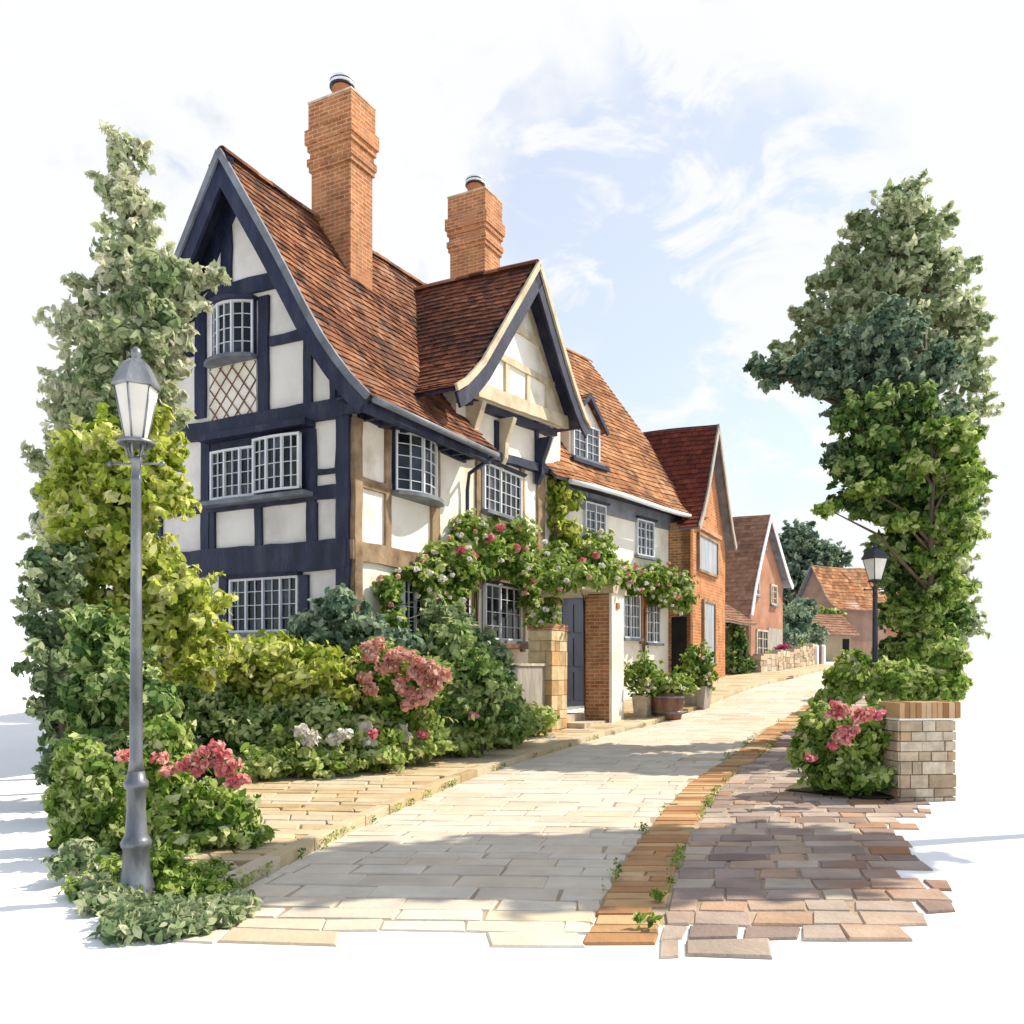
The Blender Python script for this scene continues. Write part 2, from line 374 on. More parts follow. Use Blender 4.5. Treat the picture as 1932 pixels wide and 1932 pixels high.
# ------------------------------------------------------------------ foliage
def blob(px, py, rx, ry, Y, depth=None):
    c = at(px, py, Y); k = Y / FPX
    return (c.x, c.y, c.z, rx * k, depth if depth else rx * k * .9, ry * k)
def leaves(name, mat, parent, blobs, n, size, seed=1, clump=.44, dens=None, up=.25, aspect=.55, tb=0, ts=1, nside=6, fill=.8, spread=.30, sprays=.24, slen=1.0):
    n = int(n * 1.3); size *= 1.22
    rg = np.random.default_rng(seed); off = np.array(root_loc(parent)) if parent else np.zeros(3)
    B = np.array(blobs, float); vol = B[:, 3] * B[:, 5] + B[:, 3] * B[:, 4]; cnt = np.maximum(8, (n * vol / vol.sum())).astype(int)
    Ps, Ns, Ts = [], [], []
    for b, k in zip(B, cnt):
        r = b[3:6]; rm = r.mean()
        nc = max(5, int(10 * fill / clump ** 1.5 / 3))
        d = rg.normal(size=(nc, 3)); d /= np.linalg.norm(d, axis=1)[:, None]
        cr = rg.uniform(.25, .95, nc)[:, None] ** .5
        cc = b[:3] + d * r * cr * (1 - clump * .35)
        ct = rg.uniform(0, 1, nc); rad = clump * rg.uniform(.55, 1.25, nc)
        idx = rg.integers(0, nc, k)
        dd = rg.normal(size=(k, 3)); dd /= np.linalg.norm(dd, axis=1)[:, None]
        rr = (rg.uniform(.3, 1, k) ** .45)[:, None]
        rr = np.where(rg.random(k)[:, None] < .14, rr * rg.uniform(1.1, 1.7, k)[:, None], rr)
        p = cc[idx] + dd * rr * rad[idx][:, None] * r * (1.15, 1.15, .62)
        un = rg.random(k) < spread; d3 = rg.normal(size=(k, 3)); d3 /= np.linalg.norm(d3, axis=1)[:, None]
        wob = 1 + .22 * np.sin(d3[:, 0] * 5 + b[0] * 7) + .18 * np.sin(d3[:, 2] * 7 + b[2] * 5)
        p = np.where(un[:, None], b[:3] + d3 * r * ((rg.uniform(.35, 1, k) ** .5) * .92 * wob)[:, None], p)
        nsp = max(6, k // 45); sd = rg.normal(size=(nsp, 3)) * (1, 1, .55); sd[:, 2] += .12; sd /= np.linalg.norm(sd, axis=1)[:, None]
        sl_ = rg.uniform(.25, .62, nsp); si = rg.integers(0, nsp, k); on = rg.random(k) < sprays
        tt = rg.random(k)[:, None]; base_ = b[:3] + sd[si] * r * .72
        sp = base_ + sd[si] * rm * (sl_[si][:, None] * tt * 1.15 * slen) + rg.normal(size=(k, 3)) * rm * .085 * (1.25 - tt)
        p = np.where(on[:, None], sp, p)
        nrm = dd + .6 * (p - b[:3]) / r + rg.normal(size=(k, 3)) * .55; nrm[:, 2] += up
        Ps.append(p); Ns.append(nrm)
        zone = np.where(on, rg.uniform(.2, 1, nsp)[si], np.where(un, .42 + .3 * np.sin(p[:, 0] * 4.1 / max(rm, .2) + p[:, 2] * 3.0 / max(rm, .2)), ct[idx]))
        Ts.append(np.clip(.5 + (zone - .5) * .85 + rg.normal(size=k) * .16, 0, 1))
    P = np.concatenate(Ps); Nn = np.concatenate(Ns); T = np.clip(np.concatenate(Ts) * ts + tb, 0, 1)
    gz = np.interp(P[:, 1], GX, GZ) + .03; P[:, 2] = np.maximum(P[:, 2], gz + rg.uniform(0, .08, len(P)))
    Nn /= np.linalg.norm(Nn, axis=1)[:, None]; K = len(P)
    a = np.cross(Nn, rg.normal(size=(K, 3))); a /= np.linalg.norm(a, axis=1)[:, None]; bb = np.cross(Nn, a)
    sz = size * rg.uniform(.6, 1.35, K)[:, None]
    if nside == 6: shape = [(-1, 0, -.12), (-.35, .85, .1), (.4, .8, .08), (1.1, 0, -.25), (.4, -.8, .08), (-.35, -.85, .1)]
    else: shape = [(-1, 0, -.1), (0, .9, .12), (1, 0, -.2), (0, -.9, .12)]
    V = np.stack([P + a * sz * x + bb * sz * y * aspect + Nn * sz * z for x, y, z in shape], 1).reshape(-1, 3) - off
    ns = len(shape)
    me = bpy.data.meshes.new(name); me.vertices.add(K * ns); me.loops.add(K * ns); me.polygons.add(K)
    loc = Vector((0, 0, 0))
    me.vertices.foreach_set('co', V.ravel()); me.loops.foreach_set('vertex_index', np.arange(K * ns))
    me.polygons.foreach_set('loop_start', np.arange(K) * ns); me.polygons.foreach_set('loop_total', np.full(K, ns))
    me.update(calc_edges=True)
    at_ = me.attributes.new('tint', 'FLOAT', 'FACE'); at_.data.foreach_set('value', T)
    me.materials.append(mat)
    o = bpy.data.objects.new(name, me); C.objects.link(o)
    if parent: o.parent = parent
    return o
def trunk(parent, base, top, r0, limbs, seed=0, name='trunk'):
    q = random.Random(seed); mb = MB(); base = Vector(base); top = Vector(top)
    path = [base + (top - base) * (i / 7) + Vector((q.uniform(-.06, .06), q.uniform(-.06, .06), 0)) * (i > 0) for i in range(8)]
    mb.tube(path, [r0 * (1.25 if i == 0 else 1) * (1 - i / 7 * .8) for i in range(8)], 9)
    for e in limbs:
        e = Vector(e); hd = math.hypot(e.x - base.x, e.y - base.y); k = min(.93, max(.12, (e.z - base.z - .7 * hd - .2) / (top.z - base.z))); s = base + (top - base) * k
        mid = (s + e) / 2 + Vector((q.uniform(-.1, .1), q.uniform(-.1, .1), .12 * (e - s).length))
        mb.tube([s, mid, e], [r0 * .42, r0 * .25, r0 * .07], 6)
    return mb.build(name, M['bark'], parent)
def bush(name, label, cat, mat, blobs, n, size, seed, group=None, stems=5, **kw):
    B = blobs[0]; cx = sum(b[0] for b in blobs) / len(blobs); cy = sum(b[1] for b in blobs) / len(blobs)
    r = empty(name, (cx, cy, g(cy)), label, cat, group)
    leaves('foliage', M[mat], r, blobs, n, size, seed, **kw)
    q = random.Random(seed); mb = MB()
    for i in range(stems):
        b = q.choice(blobs)
        e = Vector((b[0], b[1], b[2])); s = Vector((cx + (b[0] - cx) * .6 + q.uniform(-.1, .1), cy + (b[1] - cy) * .6, g(cy) - .03))
        mb.tube([s, (s + e) / 2 + Vector((q.uniform(-.08, .08), 0, 0)), e], [.025, .018, .008], 5)
    mb.build('stem', M['bark'], r)
    return r
def flowers(parent, mat, pts, rad, seed, name='flower_head', petals=60, size=.035):
    for i, p in enumerate(pts):
        leaves(name, M[mat], parent, [(p[0], p[1], p[2], rad, rad, rad * .75)], petals, size, seed * 50 + i, clump=.55, aspect=.8, nside=6, up=.3, spread=.8, sprays=0)
def fpts(blobs, k, seed, front=.9):
    q = random.Random(seed); o = []
    for i in range(k):
        b = q.choice(blobs); a = q.uniform(-1, 1); z = q.uniform(-.5, .95)
        yy = math.sqrt(max(0.02, 1 - a * a * .8 - z * z * .6))
        o.append((b[0] + b[3] * a * .9, b[1] - b[4] * yy * front, b[2] + b[5] * z * .85))
    return o

# ------------------------------------------------------------------ ground, road, pavements
mb = MB()
ys = [-60, -20, 0, 3, 6] + [7 + .75 * i for i in range(40)] + [40, 44, 48, 53, 60, 68, 80, 120, 300, 900, 2500]
for i in range(len(ys) - 1):
    y0, y1 = ys[i], ys[i + 1]
    mb.face([(-2500, y0, g(y0) + .012), (2500, y0, g(y0) + .012), (2500, y1, g(y1) + .012), (-2500, y1, g(y1) + .012)], smooth=True)
mb.build('ground', M['ground'], kind='structure')

LX = [(4.3, -1.85), (5.0, -1.95), (5.72, -1.84), (6.9, -1.66), (9, -1.22), (11, -.7), (13.2, .15), (16.3, 1.64), (17.8, 2.76), (20.8, 4.53), (24.6, 6.7), (27.6, 8.8), (37, 13.7), (60, 22.0)]
RX = [(4.3, .24), (5.2, .46), (7, .9), (9, 1.5), (11.1, 2.2), (14, 3.5), (17, 4.8), (20, 6.4), (24.3, 8.8), (28, 11.1), (37, 16.0), (60, 24.8)]
li = lambda T, y: float(np.interp(y, [p[0] for p in T], [p[1] for p in T]))
xl = lambda y: sum(li(LX, y + k) for k in (-.5, 0, .5)) / 3
xr = lambda y: sum(li(RX, y + k) for k in (-.5, 0, .5)) / 3
def strip(name, mat, f0, f1, y0, y1, zoff, n=120):
    mb = MB()
    for i in range(n):
        a, b = y0 + (y1 - y0) * i / n, y0 + (y1 - y0) * (i + 1) / n
        mb.face([(f0(a), a, g(a) + zoff), (f1(a), a, g(a) + zoff), (f1(b), b, g(b) + zoff), (f0(b), b, g(b) + zoff)])
    return mb.build(name, mat, kind='structure')
def stones(mb, f0, f1, y0, y1, rh, lw, h, seed, skew=.0, gap=.012, jit=.02, keep=None, tintf=None, rough=.004, y_grow=0.0):
    q = random.Random(seed); y = y0
    while y < y1:
        r = rh * q.uniform(.8, 1.25) * (1 + y_grow * max(0, y - 8)); a = f0(y + r / 2); b = f1(y + r / 2); x = a - q.uniform(0, lw * .6)
        tr = q.random()
        while x < b:
            w = lw * q.uniform(.6, 1.45) * (1 + y_grow * max(0, y - 8)); x0, x1 = max(x, a), min(x + w, b)
            if x1 - x0 > lw * .18:
                t = min(1, max(0, .5 * tr * .5 + q.random() * .8))
                sk = lambda xx: skew * (xx - a)
                c = [(x0 + gap, y + gap + sk(x0)), (x1 - gap, y + gap + sk(x1)), (x1 - gap, y + r - gap + sk(x1)), (x0 + gap, y + r - gap + sk(x0))]
                c = [(cx - a + f0(cy) + q.uniform(-jit, jit) * .6, cy + q.uniform(-jit, jit)) for cx, cy in c]
                if keep is None or keep((x0 + x1) / 2, y + r / 2, q):
                    dz = q.uniform(-rough, rough); z = [g(cy) + h + dz + q.uniform(-rough, rough) * .5 for cx, cy in c]
                    m = ((sum(p[0] for p in c)) / 4, sum(p[1] for p in c) / 4)
                    bev = .012
                    top = [(cx + (m[0] - cx) * bev * 4, cy + (m[1] - cy) * bev * 4, zz) for (cx, cy), zz in zip(c, z)]
                    mid = [(cx, cy, zz - .010) for (cx, cy), zz in zip(c, z)]; bot = [(cx, cy, zz - h - .03) for (cx, cy), zz in zip(c, z)]
                    mb.face(top, t)
                    for i in range(4):
                        j = (i + 1) % 4
                        mb.face([mid[i], mid[j], top[j], top[i]], t); mb.face([bot[i], bot[j], mid[j], mid[i]], t)
            x += w
        y += r
def ragged(base, amp, seed):
    ph = random.Random(seed).uniform(0, 6)
    return lambda x: base + amp * (.6 * math.sin(x * 3.1 + ph) + .4 * math.sin(x * 7.3 + ph * 2))
near_edge = ragged(4.78, .10, 3)
def keep_near(x, y, q): return y > near_edge(x) + q.uniform(-.22, .30) * q.random() and y > 4.45
# road
rb = MB(); stones(rb, xl, xr, 4.3, 60, .27, .50, .026, 11, gap=.005, jit=.03, keep=keep_near, y_grow=.03, rough=.002, skew=-.05)
rb.build('road', M['road'], kind='structure')
strip('road_bed', M['joint'], xl, lambda y: xr(y) + .02, 5.05, 62, .0165)
# kerb of the right pavement
kb = MB(); kx = lambda y: xr(y) + .40 + .004 * y
stones(kb, lambda y: xr(y) + .012, kx, 4.3, 40, .16, .8, .032, 12, gap=.006, jit=.012, keep=keep_near, y_grow=.02)
kb.build('kerb', M['kerb'], kind='structure')
PR = [(4.3, 1.7), (4.8, 2.05), (5.5, 2.75), (6.2, 3.05), (7.2, 3.25), (8.2, 3.75), (9.5, 4.55), (11, 5.0), (15, 7.0), (20, 8.4), (30, 13.5), (40, 18.5)]
pr = lambda y: li(PR, y)
def keep_right(x, y, q): return keep_near(x, y, q) and x < pr(y) - .12 + q.uniform(-.15, .15)
pb = MB(); stones(pb, lambda y: kx(y) + .01, pr, 4.3, 40, .26, .34, .030, 13, gap=.011, jit=.03, keep=keep_right, y_grow=.03, rough=.004)
pb.build('right_pavement', M['cobble'], kind='structure')
strip('right_pavement_bed', M['joint'], lambda y: xr(y) + .03, lambda y: pr(y) - .3, 5.15, 40, .017)
# left pavement
PL = [(5.6, -1.9), (6.2, -2.3), (7, -2.7), (9, -3.1), (11, -3.3), (12.7, -2.4), (15.3, -.9), (17.2, .3), (19, 1.2), (22, 3.0), (26, 5.4), (31, 9.4), (38, 13.0)]
pl = lambda y: li(PL, y)
lb = MB(); stones(lb, pl, lambda y: xl(y) - .16, 5.7, 38, .22, .62, .10, 14, gap=.008, jit=.02, y_grow=.02, skew=-.08)
lb.build('left_pavement', M['pave'], kind='structure')
lk = MB(); stones(lk, lambda y: xl(y) - .15, lambda y: xl(y) - .012, 5.9, 38, .55, .5, .115, 15, gap=.006, jit=.008)
lk.build('left_kerb', M['pave'], kind='structure')
strip('left_pavement_bed', M['joint'], pl, lambda y: xl(y) - .02, 5.9, 38, .06)
# planting beds under the shrubs
def bed(name, poly, z=.03, seed=0):
    q = random.Random(seed); mb = MB(); P = []
    for i in range(len(poly)):
        a, b = Vector((*poly[i], 0)), Vector((*poly[(i + 1) % len(poly)], 0)); n = max(2, int((b - a).length / .4))
        for k in range(n):
            p = a + (b - a) * k / n; P.append((p.x + q.uniform(-.08, .08), p.y + q.uniform(-.08, .08)))
    c = (sum(p[0] for p in P) / len(P), sum(p[1] for p in P) / len(P)); mid = [((p[0] + c[0]) / 2, (p[1] + c[1]) / 2) for p in P]
    f = lambda p, o=0: (p[0], p[1], g(p[1]) + z + o)
    for i in range(len(P)):
        j = (i + 1) % len(P)
        mb.face([f(P[i]), f(P[j]), f(mid[j], .03), f(mid[i], .03)], smooth=True); mb.face([f(mid[i], .03), f(mid[j], .03), f(c, .05)], smooth=True)
    return mb.build(name, M['soil'], kind='structure')
bed('left_flower_bed', [(-2.1, 5.5), (-2.7, 6.9), (-3.1, 9), (-3.3, 11), (-2.4, 12.7), (-.9, 15.3), (.2, 17.2), (.4, 19.4), (-2.3, 13.8), (-6.3, 15.8), (-6.0, 13), (-5.3, 11), (-4.0, 8.5), (-3.3, 7.2), (-2.7, 6.2)], seed=4)
bed('right_flower_bed', [(3.2, 10.4), (3.9, 9.7), (4.5, 9.9), (4.6, 10.7), (5.6, 12.5), (8.0, 17), (9.2, 20.5), (8.4, 18.5), (5.3, 13.4)], z=.05, seed=5)

# ------------------------------------------------------------------ building pieces
def interp(T, x): return float(np.interp(x, [p[0] for p in T], [p[1] for p in T]))
def roof_tiles(mb, S, u0, u1, L, ex=.16, tw=.17, keep=None, seed=0, th=.022, tb=0.0, lift=.03):
    """rows of clay tiles; S(u, v) gives a point and an up vector on the roof, v metres up the slope"""
    q = random.Random(seed); rows = int(L / ex)
    for r in range(rows + 1):
        v0, v1 = r * ex - .02, min((r + 1) * ex + .05, L + .02); n = int((u1 - u0) / tw); off = (r % 2) * tw / 2
        rt = q.uniform(-.08, .08)
        for c in range(n + 1):
            a, b = u0 + c * tw - off, u0 + (c + 1) * tw - off
            a, b = max(a, u0), min(b, u1)
            if b - a < .03: continue
            if keep and not keep((a + b) / 2, (v0 + v1) / 2): continue
            g_ = .004; pa, ua = S(a + g_, v0); pb_, _ = S(b - g_, v0); pc, uc = S(b - g_, v1); pd, _ = S(a + g_, v1)
            l0 = lift + q.uniform(0, .010); l1 = .004 + q.uniform(0, .004); tw_ = q.uniform(-.006, .006)
            A, B_, Cc, D = pa + ua * (l0 + tw_), pb_ + ua * (l0 - tw_), pc + uc * l1, pd + uc * l1
            A2, B2 = pa + ua * (l0 - th), pb_ + ua * (l0 - th)
            t = min(1, max(0, q.gauss(.5, .24) + rt + tb + .18 * math.sin(a * 1.3 + r * .35)))
            mb.face([A, B_, Cc, D], t); mb.face([A2, B2, B_, A], t * .5)
            mb.face([A2, A, D], t * .6); mb.face([B_, B2, Cc], t * .6)
def slope(F, prof, sign=1, along='u'):
    """prof: list of (t, z) from eave to ridge, t measured back from the face. returns S(u,v), length"""
    P = [Vector((t, z)) for t, z in prof]; Ls = [0]
    for i in range(1, len(P)): Ls.append(Ls[-1] + (P[i] - P[i - 1]).length)
    def S(u, v):
        v_ = min(max(v, -.2), Ls[-1] + .1); i = 0
        while i < len(P) - 2 and v_ > Ls[i + 1]: i += 1
        k = (v_ - Ls[i]) / (Ls[i + 1] - Ls[i]); p = P[i] + (P[i + 1] - P[i]) * k; d = (P[i + 1] - P[i]).normalized()
        n2 = Vector((-d.y, d.x)) if d.x > 0 else Vector((d.y, -d.x))
        if n2.y < 0: n2 = -n2
        sag = -.05 * math.sin(u * .9) * (v_ / Ls[-1]) + .02 * math.sin(u * 2.3 + v_)
        if along == 'u': return F.pt(u, -p.x, p.y + sag), (F.n * -n2.x + Vector((0, 0, n2.y))).normalized()
        return F.pt(p.x, u, p.y + sag * .5), (F.u * n2.x + Vector((0, 0, n2.y))).normalized()
    return S, Ls[-1]
def roof_deck(mb, S, u0, u1, L, th=.06, nu=10, nv=8, keep=None):
    for i in range(nu):
        for j in range(nv):
            a, b = u0 + (u1 - u0) * i / nu, u0 + (u1 - u0) * (i + 1) / nu; c, d = L * j / nv, L * (j + 1) / nv
            if keep and not keep((a + b) / 2, (c + d) / 2): continue
            q = [S(a, c), S(b, c), S(b, d), S(a, d)]
            mb.hexa([p - n * th for p, n in q] + [p - n * .004 for p, n in q])
def verge(mb, S, u, L, w, th, out=.03, n=12, side=1):
    """barge board hung under the edge of a roof slope"""
    for i in range(n):
        a, b = L * i / n, L * (i + 1) / n
        (p, up), (p2, up2) = S(u, a), S(u, b); (q, _), (q2, _) = S(u + side * th, a), S(u + side * th, b)
        mb.hexa([p - up * w, q - up * w, q2 - up2 * w, p2 - up2 * w, p + up * out, q + up * out, q2 + up2 * out, p2 + up2 * out])
def ridge_tiles(parent, pts, mat, r=.11):
    mb = MB(); pts = [Vector(p) for p in pts]; q = random.Random(3)
    for a, b in zip(pts[:-1], pts[1:]):
        n = max(1, int((b - a).length / .33)); d = (b - a).normalized(); x = d.cross(Vector((0, 0, 1))).normalized()
        for i in range(n):
            p, e = a + (b - a) * (i / n), a + (b - a) * ((i + 1.06) / n); t = q.random(); z = Vector((0, 0, q.uniform(0, .015)))
            for j in range(6):
                a0, a1 = math.pi * j / 6, math.pi * (j + 1) / 6
                o0 = x * math.cos(a0) * r + Vector((0, 0, math.sin(a0) * r - .045)) + z; o1 = x * math.cos(a1) * r + Vector((0, 0, math.sin(a1) * r - .045)) + z
                mb.face([p + o0, p + o1, e + o1 * 1.0, e + o0], t); mb.face([p + o0, p + o1, p + o1 * .8, p + o0 * .8], t)
    return mb.build('ridge_tiles', mat, parent)

def window(F, parent, s0, s1, z0, z1, groups=(2, 2), rows=4, d=.03, bow=0, frame=.038, bar=.010, sill=True, head=True, label=None, hood_mat='navy', glass='glass', fm='white', silld=.14):
    """casement window with glazing bars, may bow out from the wall"""
    sc, hw = (s0 + s1) / 2, (s1 - s0) / 2
    dd = lambda s: d + bow * (1 - ((s - sc) / hw) ** 2)
    fr = MB(); gl = MB()
    ncol = sum(groups); edges = [s0 + (s1 - s0) * i / ncol for i in range(ncol + 1)]
    def hb(z, h, th):      # horizontal bar following the curve
        for i in range(ncol):
            a, b = edges[i], edges[i + 1]
            P = [F.pt(s, dd(s) + o, zz) for zz in (z - h / 2, z + h / 2) for s, o in ((a, -th), (b, -th), (b, th), (a, th))]
            fr.hexa(P)
    def vb(s, wd, th):
        fr.box(F, s - wd / 2, s + wd / 2, dd(s) - th, dd(s) + th + .002, z0, z1)
    hb(z0 + frame / 2, frame, .032); hb(z1 - frame / 2, frame, .032)
    k = 0; majors = [0]
    for gcount in groups: k += gcount; majors.append(k)
    for i, e in enumerate(edges):
        e2 = min(max(e, s0 + frame / 2), s1 - frame / 2)
        if i in majors: vb(e2, frame if i in (0, ncol) else frame * .85, .034)
        else: vb(e2, bar, .014)
    for r in range(1, rows): hb(z0 + (z1 - z0) * r / rows, bar, .012)
    for i in range(ncol):
        a, b = edges[i], edges[i + 1]
        for r in range(rows):
            za, zb = z0 + (z1 - z0) * r / rows, z0 + (z1 - z0) * (r + 1) / rows
            j = [rnd.uniform(-.004, .004) for _ in range(4)]
            gl.face([F.pt(a, dd(a) - .012 + j[0], za), F.pt(b, dd(b) - .012 + j[1], za), F.pt(b, dd(b) - .012 + j[2], zb), F.pt(a, dd(a) - .012 + j[3], zb)], rnd.random())
    w_ = fr.build('window', M[fm], parent, label)
    gl.build('glass', M[glass], w_)
    ex = .06
    N_ = 8; ss = [s0 - ex + (s1 - s0 + 2 * ex) * i / N_ for i in range(N_ + 1)]
    dc = lambda s: d + bow * max(0, 1 - ((s - sc) / (hw + ex)) ** 2)
    if sill:
        sb = MB()
        for a, b in zip(ss[:-1], ss[1:]):
            P = [F.pt(s, o, zz) for zz in (z0 - .07, z0 - .004) for s, o in ((a, 0), (b, 0), (b, dc(b) + silld), (a, dc(a) + silld))]
            sb.hexa(P)
        sb.build('sill', M['lead'], w_)
    if head:
        sb = MB()
        for a, b in zip(ss[:-1], ss[1:]):
            P = [F.pt(s, o, zz) for zz, k in ((z1 + .004, 0), (z1 + .05, .04)) for s, o in ((a, 0), (b, 0), (b, dc(b) + .09 + k), (a, dc(a) + .09 + k))]
            sb.hexa(P)
        sb.build('hood', M[hood_mat], w_)  # hood is built in the material passed for it
    if bow > .1:   # dark cheeks closing the bow, top and bottom stay closed by hood and sill
        for s in (s0, s1):
            sg = -1 if s == s0 else 1; sb = MB()
            sb.box(F, min(s, s + sg * .02), max(s, s + sg * .02), 0, d + .03, z0, z1)
            sb.build('cheek', M['navy'], w_)
    return w_

# ------------------------------------------------------------------ the timber framed house
Cx, Cy = -2.433, 13.5
A = (.468, .884); Bv = (-.884, .468)
G_ = Frame(Cx, Cy, Bv, (-A[0], -A[1]))            # gable wall, s runs to the left
S_ = Frame(Cx, Cy, A, (.884, -.468))              # street wall, s runs away up the street
house = empty('timber_framed_house', (Cx, Cy, g(Cy)), 'large white house with navy timber framing, two brick chimneys and a steep brown tiled roof', 'house')
WID = 4.6; LEN = 7.45; HALF = 2.3
prof = [(-.65, 5.46), (-.26, 5.84), (.0, 6.16), (.335, 6.60), (1.17, 7.98), (HALF, 9.78)]
def zmain(t):
    t = min(t, WID - t); return interp(prof, t)
ZJ0, ZJ1 = S_.sz(852, 842)[1], S_.sz(1030, 888)[1]
# walls
mb = MB(); poly = [(0, -.3), (WID, -.3)] + [(WID - t, z - .10) for t, z in prof[2:]] + [(t, z - .10) for t, z in prof[2:-1][::-1]]
mb.prism(G_, poly, -.22, 0); mb.build('gable_wall', M['plaster'], house)
mb = MB(); mb.box(S_, .0, LEN, -.22, 0, -.3, 6.0); mb.prism(S_, [(2.95, ZJ0), (LEN, ZJ1 + .02), (LEN, 6.9), (2.95, 6.9)], -.24, .045); mb.box(S_, .0, LEN, -WID, -WID + .2, -.3, 6.0)
mb.build('street_wall', M['cream'], house)
mb = MB(); mb.prism(Frame(*S_.pt(LEN, 0, 0)[:2], Bv, A), poly, -.22, 0); mb.build('rear_gable_wall', M['cream'], house)
# cross gable
CR, CZ = 4.72, 9.42
cl_prof = [(1.62, 6.12), (2.0, 6.35), (2.5, 6.80), (3.3, 7.75), (CR, CZ)]      # left slope: (s, z)
crp = [(7.25, 6.85), (6.95, 7.0), (6.4, 7.50), (5.9, 8.05), (CR, CZ)]            # right slope
def zcross(s): return interp(cl_prof, s) if s < CR else float(np.interp(-s, [-p[0] for p in crp], [p[1] for p in crp]))
JD = .42
gp = [(2.95, 6.45), (6.95, 6.80)] + [(s, z - .14) for s, z in crp[1:]] + [(s, z - .14) for s, z in cl_prof[2:-1][::-1]]
gp = [p for p in gp if not (p[0] < 2.95)]
mb = MB(); mb.prism(S_, gp, JD - .2, JD); mb.build('cross_gable_wall', M['cream'], house)
# roofs
SM, LM = slope(S_, prof)                                                        # street side
SB, LB = slope(S_, [(WID - t, z) for t, z in prof])                             # far side
def keep_main(u, v):
    p, _ = SM(u, v); t = -(p - S_.o).dot(S_.n)
    if u > 3.35 and p.z < zcross(u) - .02 and t < 2.2: return False
    if 1.7 < u <= 3.35 and p.z < zcross(u) - .05 and t > -.1 and p.z > 6.6: return False
    return True
mb = MB(); roof_tiles(mb, SM, -.42, LEN + .1, LM, keep=keep_main, seed=1); roof_tiles(mb, SB, -.42, LEN + .1, LB, seed=2)
roof = mb.build('roof', M['tile'], house)
mb = MB(); roof_deck(mb, SM, -.40, LEN + .05, LM, keep=keep_main, nu=40, nv=20); roof_deck(mb, SB, -.40, LEN + .05, LB)
mb.build('roof_deck', M['navy'], roof)
SL, LL = slope(S_, cl_prof, along='d'); SR, LR = slope(S_, crp, along='d')
def keep_cross(u, v, S=None):
    p, _ = S(u, v); t = -(p - S_.o).dot(S_.n)
    if t < .0: return True
    return p.z > zmain(t) - .08
mb = MB()
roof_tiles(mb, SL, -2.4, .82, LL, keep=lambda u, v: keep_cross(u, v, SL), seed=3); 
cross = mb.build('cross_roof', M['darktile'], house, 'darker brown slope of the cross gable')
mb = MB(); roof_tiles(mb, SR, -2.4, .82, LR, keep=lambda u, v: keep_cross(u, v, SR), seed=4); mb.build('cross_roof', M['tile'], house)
mb = MB(); roof_deck(mb, SL, -2.4, .80, LL, keep=lambda u, v: keep_cross(u, v, SL), nu=20, nv=12); roof_deck(mb, SR, -2.4, .80, LR, keep=lambda u, v: keep_cross(u, v, SR), nu=20, nv=12)
mb.build('roof_deck', M['navy'], cross)
ridge_tiles(house, [S_.pt(s, -HALF, 9.80 - .05 * math.sin(s * .9)) for s in (-.44, 1, 2.5, 4, 5.5, LEN + .1)], M['tile'])
ridge_tiles(house, [S_.pt(CR, d, CZ + .02 - .02 * math.sin(d)) for d in (.84, 0, -1, -2.1)], M['tile'])
# barge boards
mb = MB()
for S in (SM, SB): verge(mb, S, -.46, LM, .30, .06, .0)
mb.build('barge_board', M['navy'], house)
mb = MB()
for S in (SM, SB): verge(mb, S, -.50, LM, .06, .05, .055)
mb.build('verge_trim', M['lead'], house)
mb = MB()
for S, L in ((SL, LL), (SR, LR)): verge(mb, S, .80, L, .34, .05, -.08)
mb.build('barge_board', M['navy'], house)
mb = MB()
for S, L in ((SL, LL), (SR, LR)): verge(mb, S, .84, L, .06, .05, .055)
mb.build('verge_trim', M['paleoak'], house)
# gutter and fascia
mb = MB(); z = 5.44
mb.box(S_, -.42, 3.32, .50, .56, z - .20, z - .02); mb.build('fascia', M['navy'], house)
mb = MB(); mb.tube([S_.pt(-.38, .70, z - .03), S_.pt(1.5, .70, z - .05), S_.pt(3.3, .70, z - .06)], .055, 10); mb.build('gutter', M['lead'], house)
mb = MB()
for i in range(9): mb.box(S_, -.2 + i * .42, -.12 + i * .42, .0, .5, z - .10, z + .05 + .0)
mb.box(S_, -.4, 3.3, .02, .50, z + .052, z + .075)
mb.build('soffit', M['navy'], house)
mb = MB(); mb.tube([S_.pt(3.25, .66, 5.36), S_.pt(3.25, .14, 5.1), S_.pt(3.25, .10, 4.8), S_.pt(3.25, .10, .3)], .036, 8); mb.build('downpipe', M['darkiron'], house)
# ---- timbers of the gable wall (pixel rows/columns of the photograph turned into metres on the wall plane)
fr = MB()
def gs(px, d=0): return G_.sz(px, 900, d)[0]
def gz(px, py, d=0): return G_.sz(px, py, d)[1]
zB1a, zB1b = gz(500, 1062), gz(500, 1022)                 # beam over the ground floor
def hbeam(py, hpx, x0=660, x1=0, px=500, dd=.06, bow=0):
    z = gz(px, py); h = hpx * 14.3 / FPX; a = gs(x0); b = gs(x1) if x1 else WID
    fr.beam(G_, a, z, b, z, h, .0, dd, bow=bow)
hbeam(1056, 54, dd=.09)
hbeam(796, 34, dd=.10); 
hbeam(944, 24); hbeam(548, 30, 556, 345, px=450)
def post(px, y0, y1, wpx, dd=.05):
    a = gs(px); w_ = wpx * (13.5 + .468 * a) / FPX / .97
    z0, z1 = G_.sz(px, y1)[1], G_.sz(px, y0)[1]
    zt = zmain(a) - .16
    fr.beam(G_, a, z0, a, min(z1, zt), w_, 0, dd)
post(652, 770, 1400, 30, .085)
for px in (391, 590): post(px, 810, 1040, 20)
post(592, 950, 1040, 20); post(490, 955, 1040, 16); post(401, 955, 1040, 18, .045)
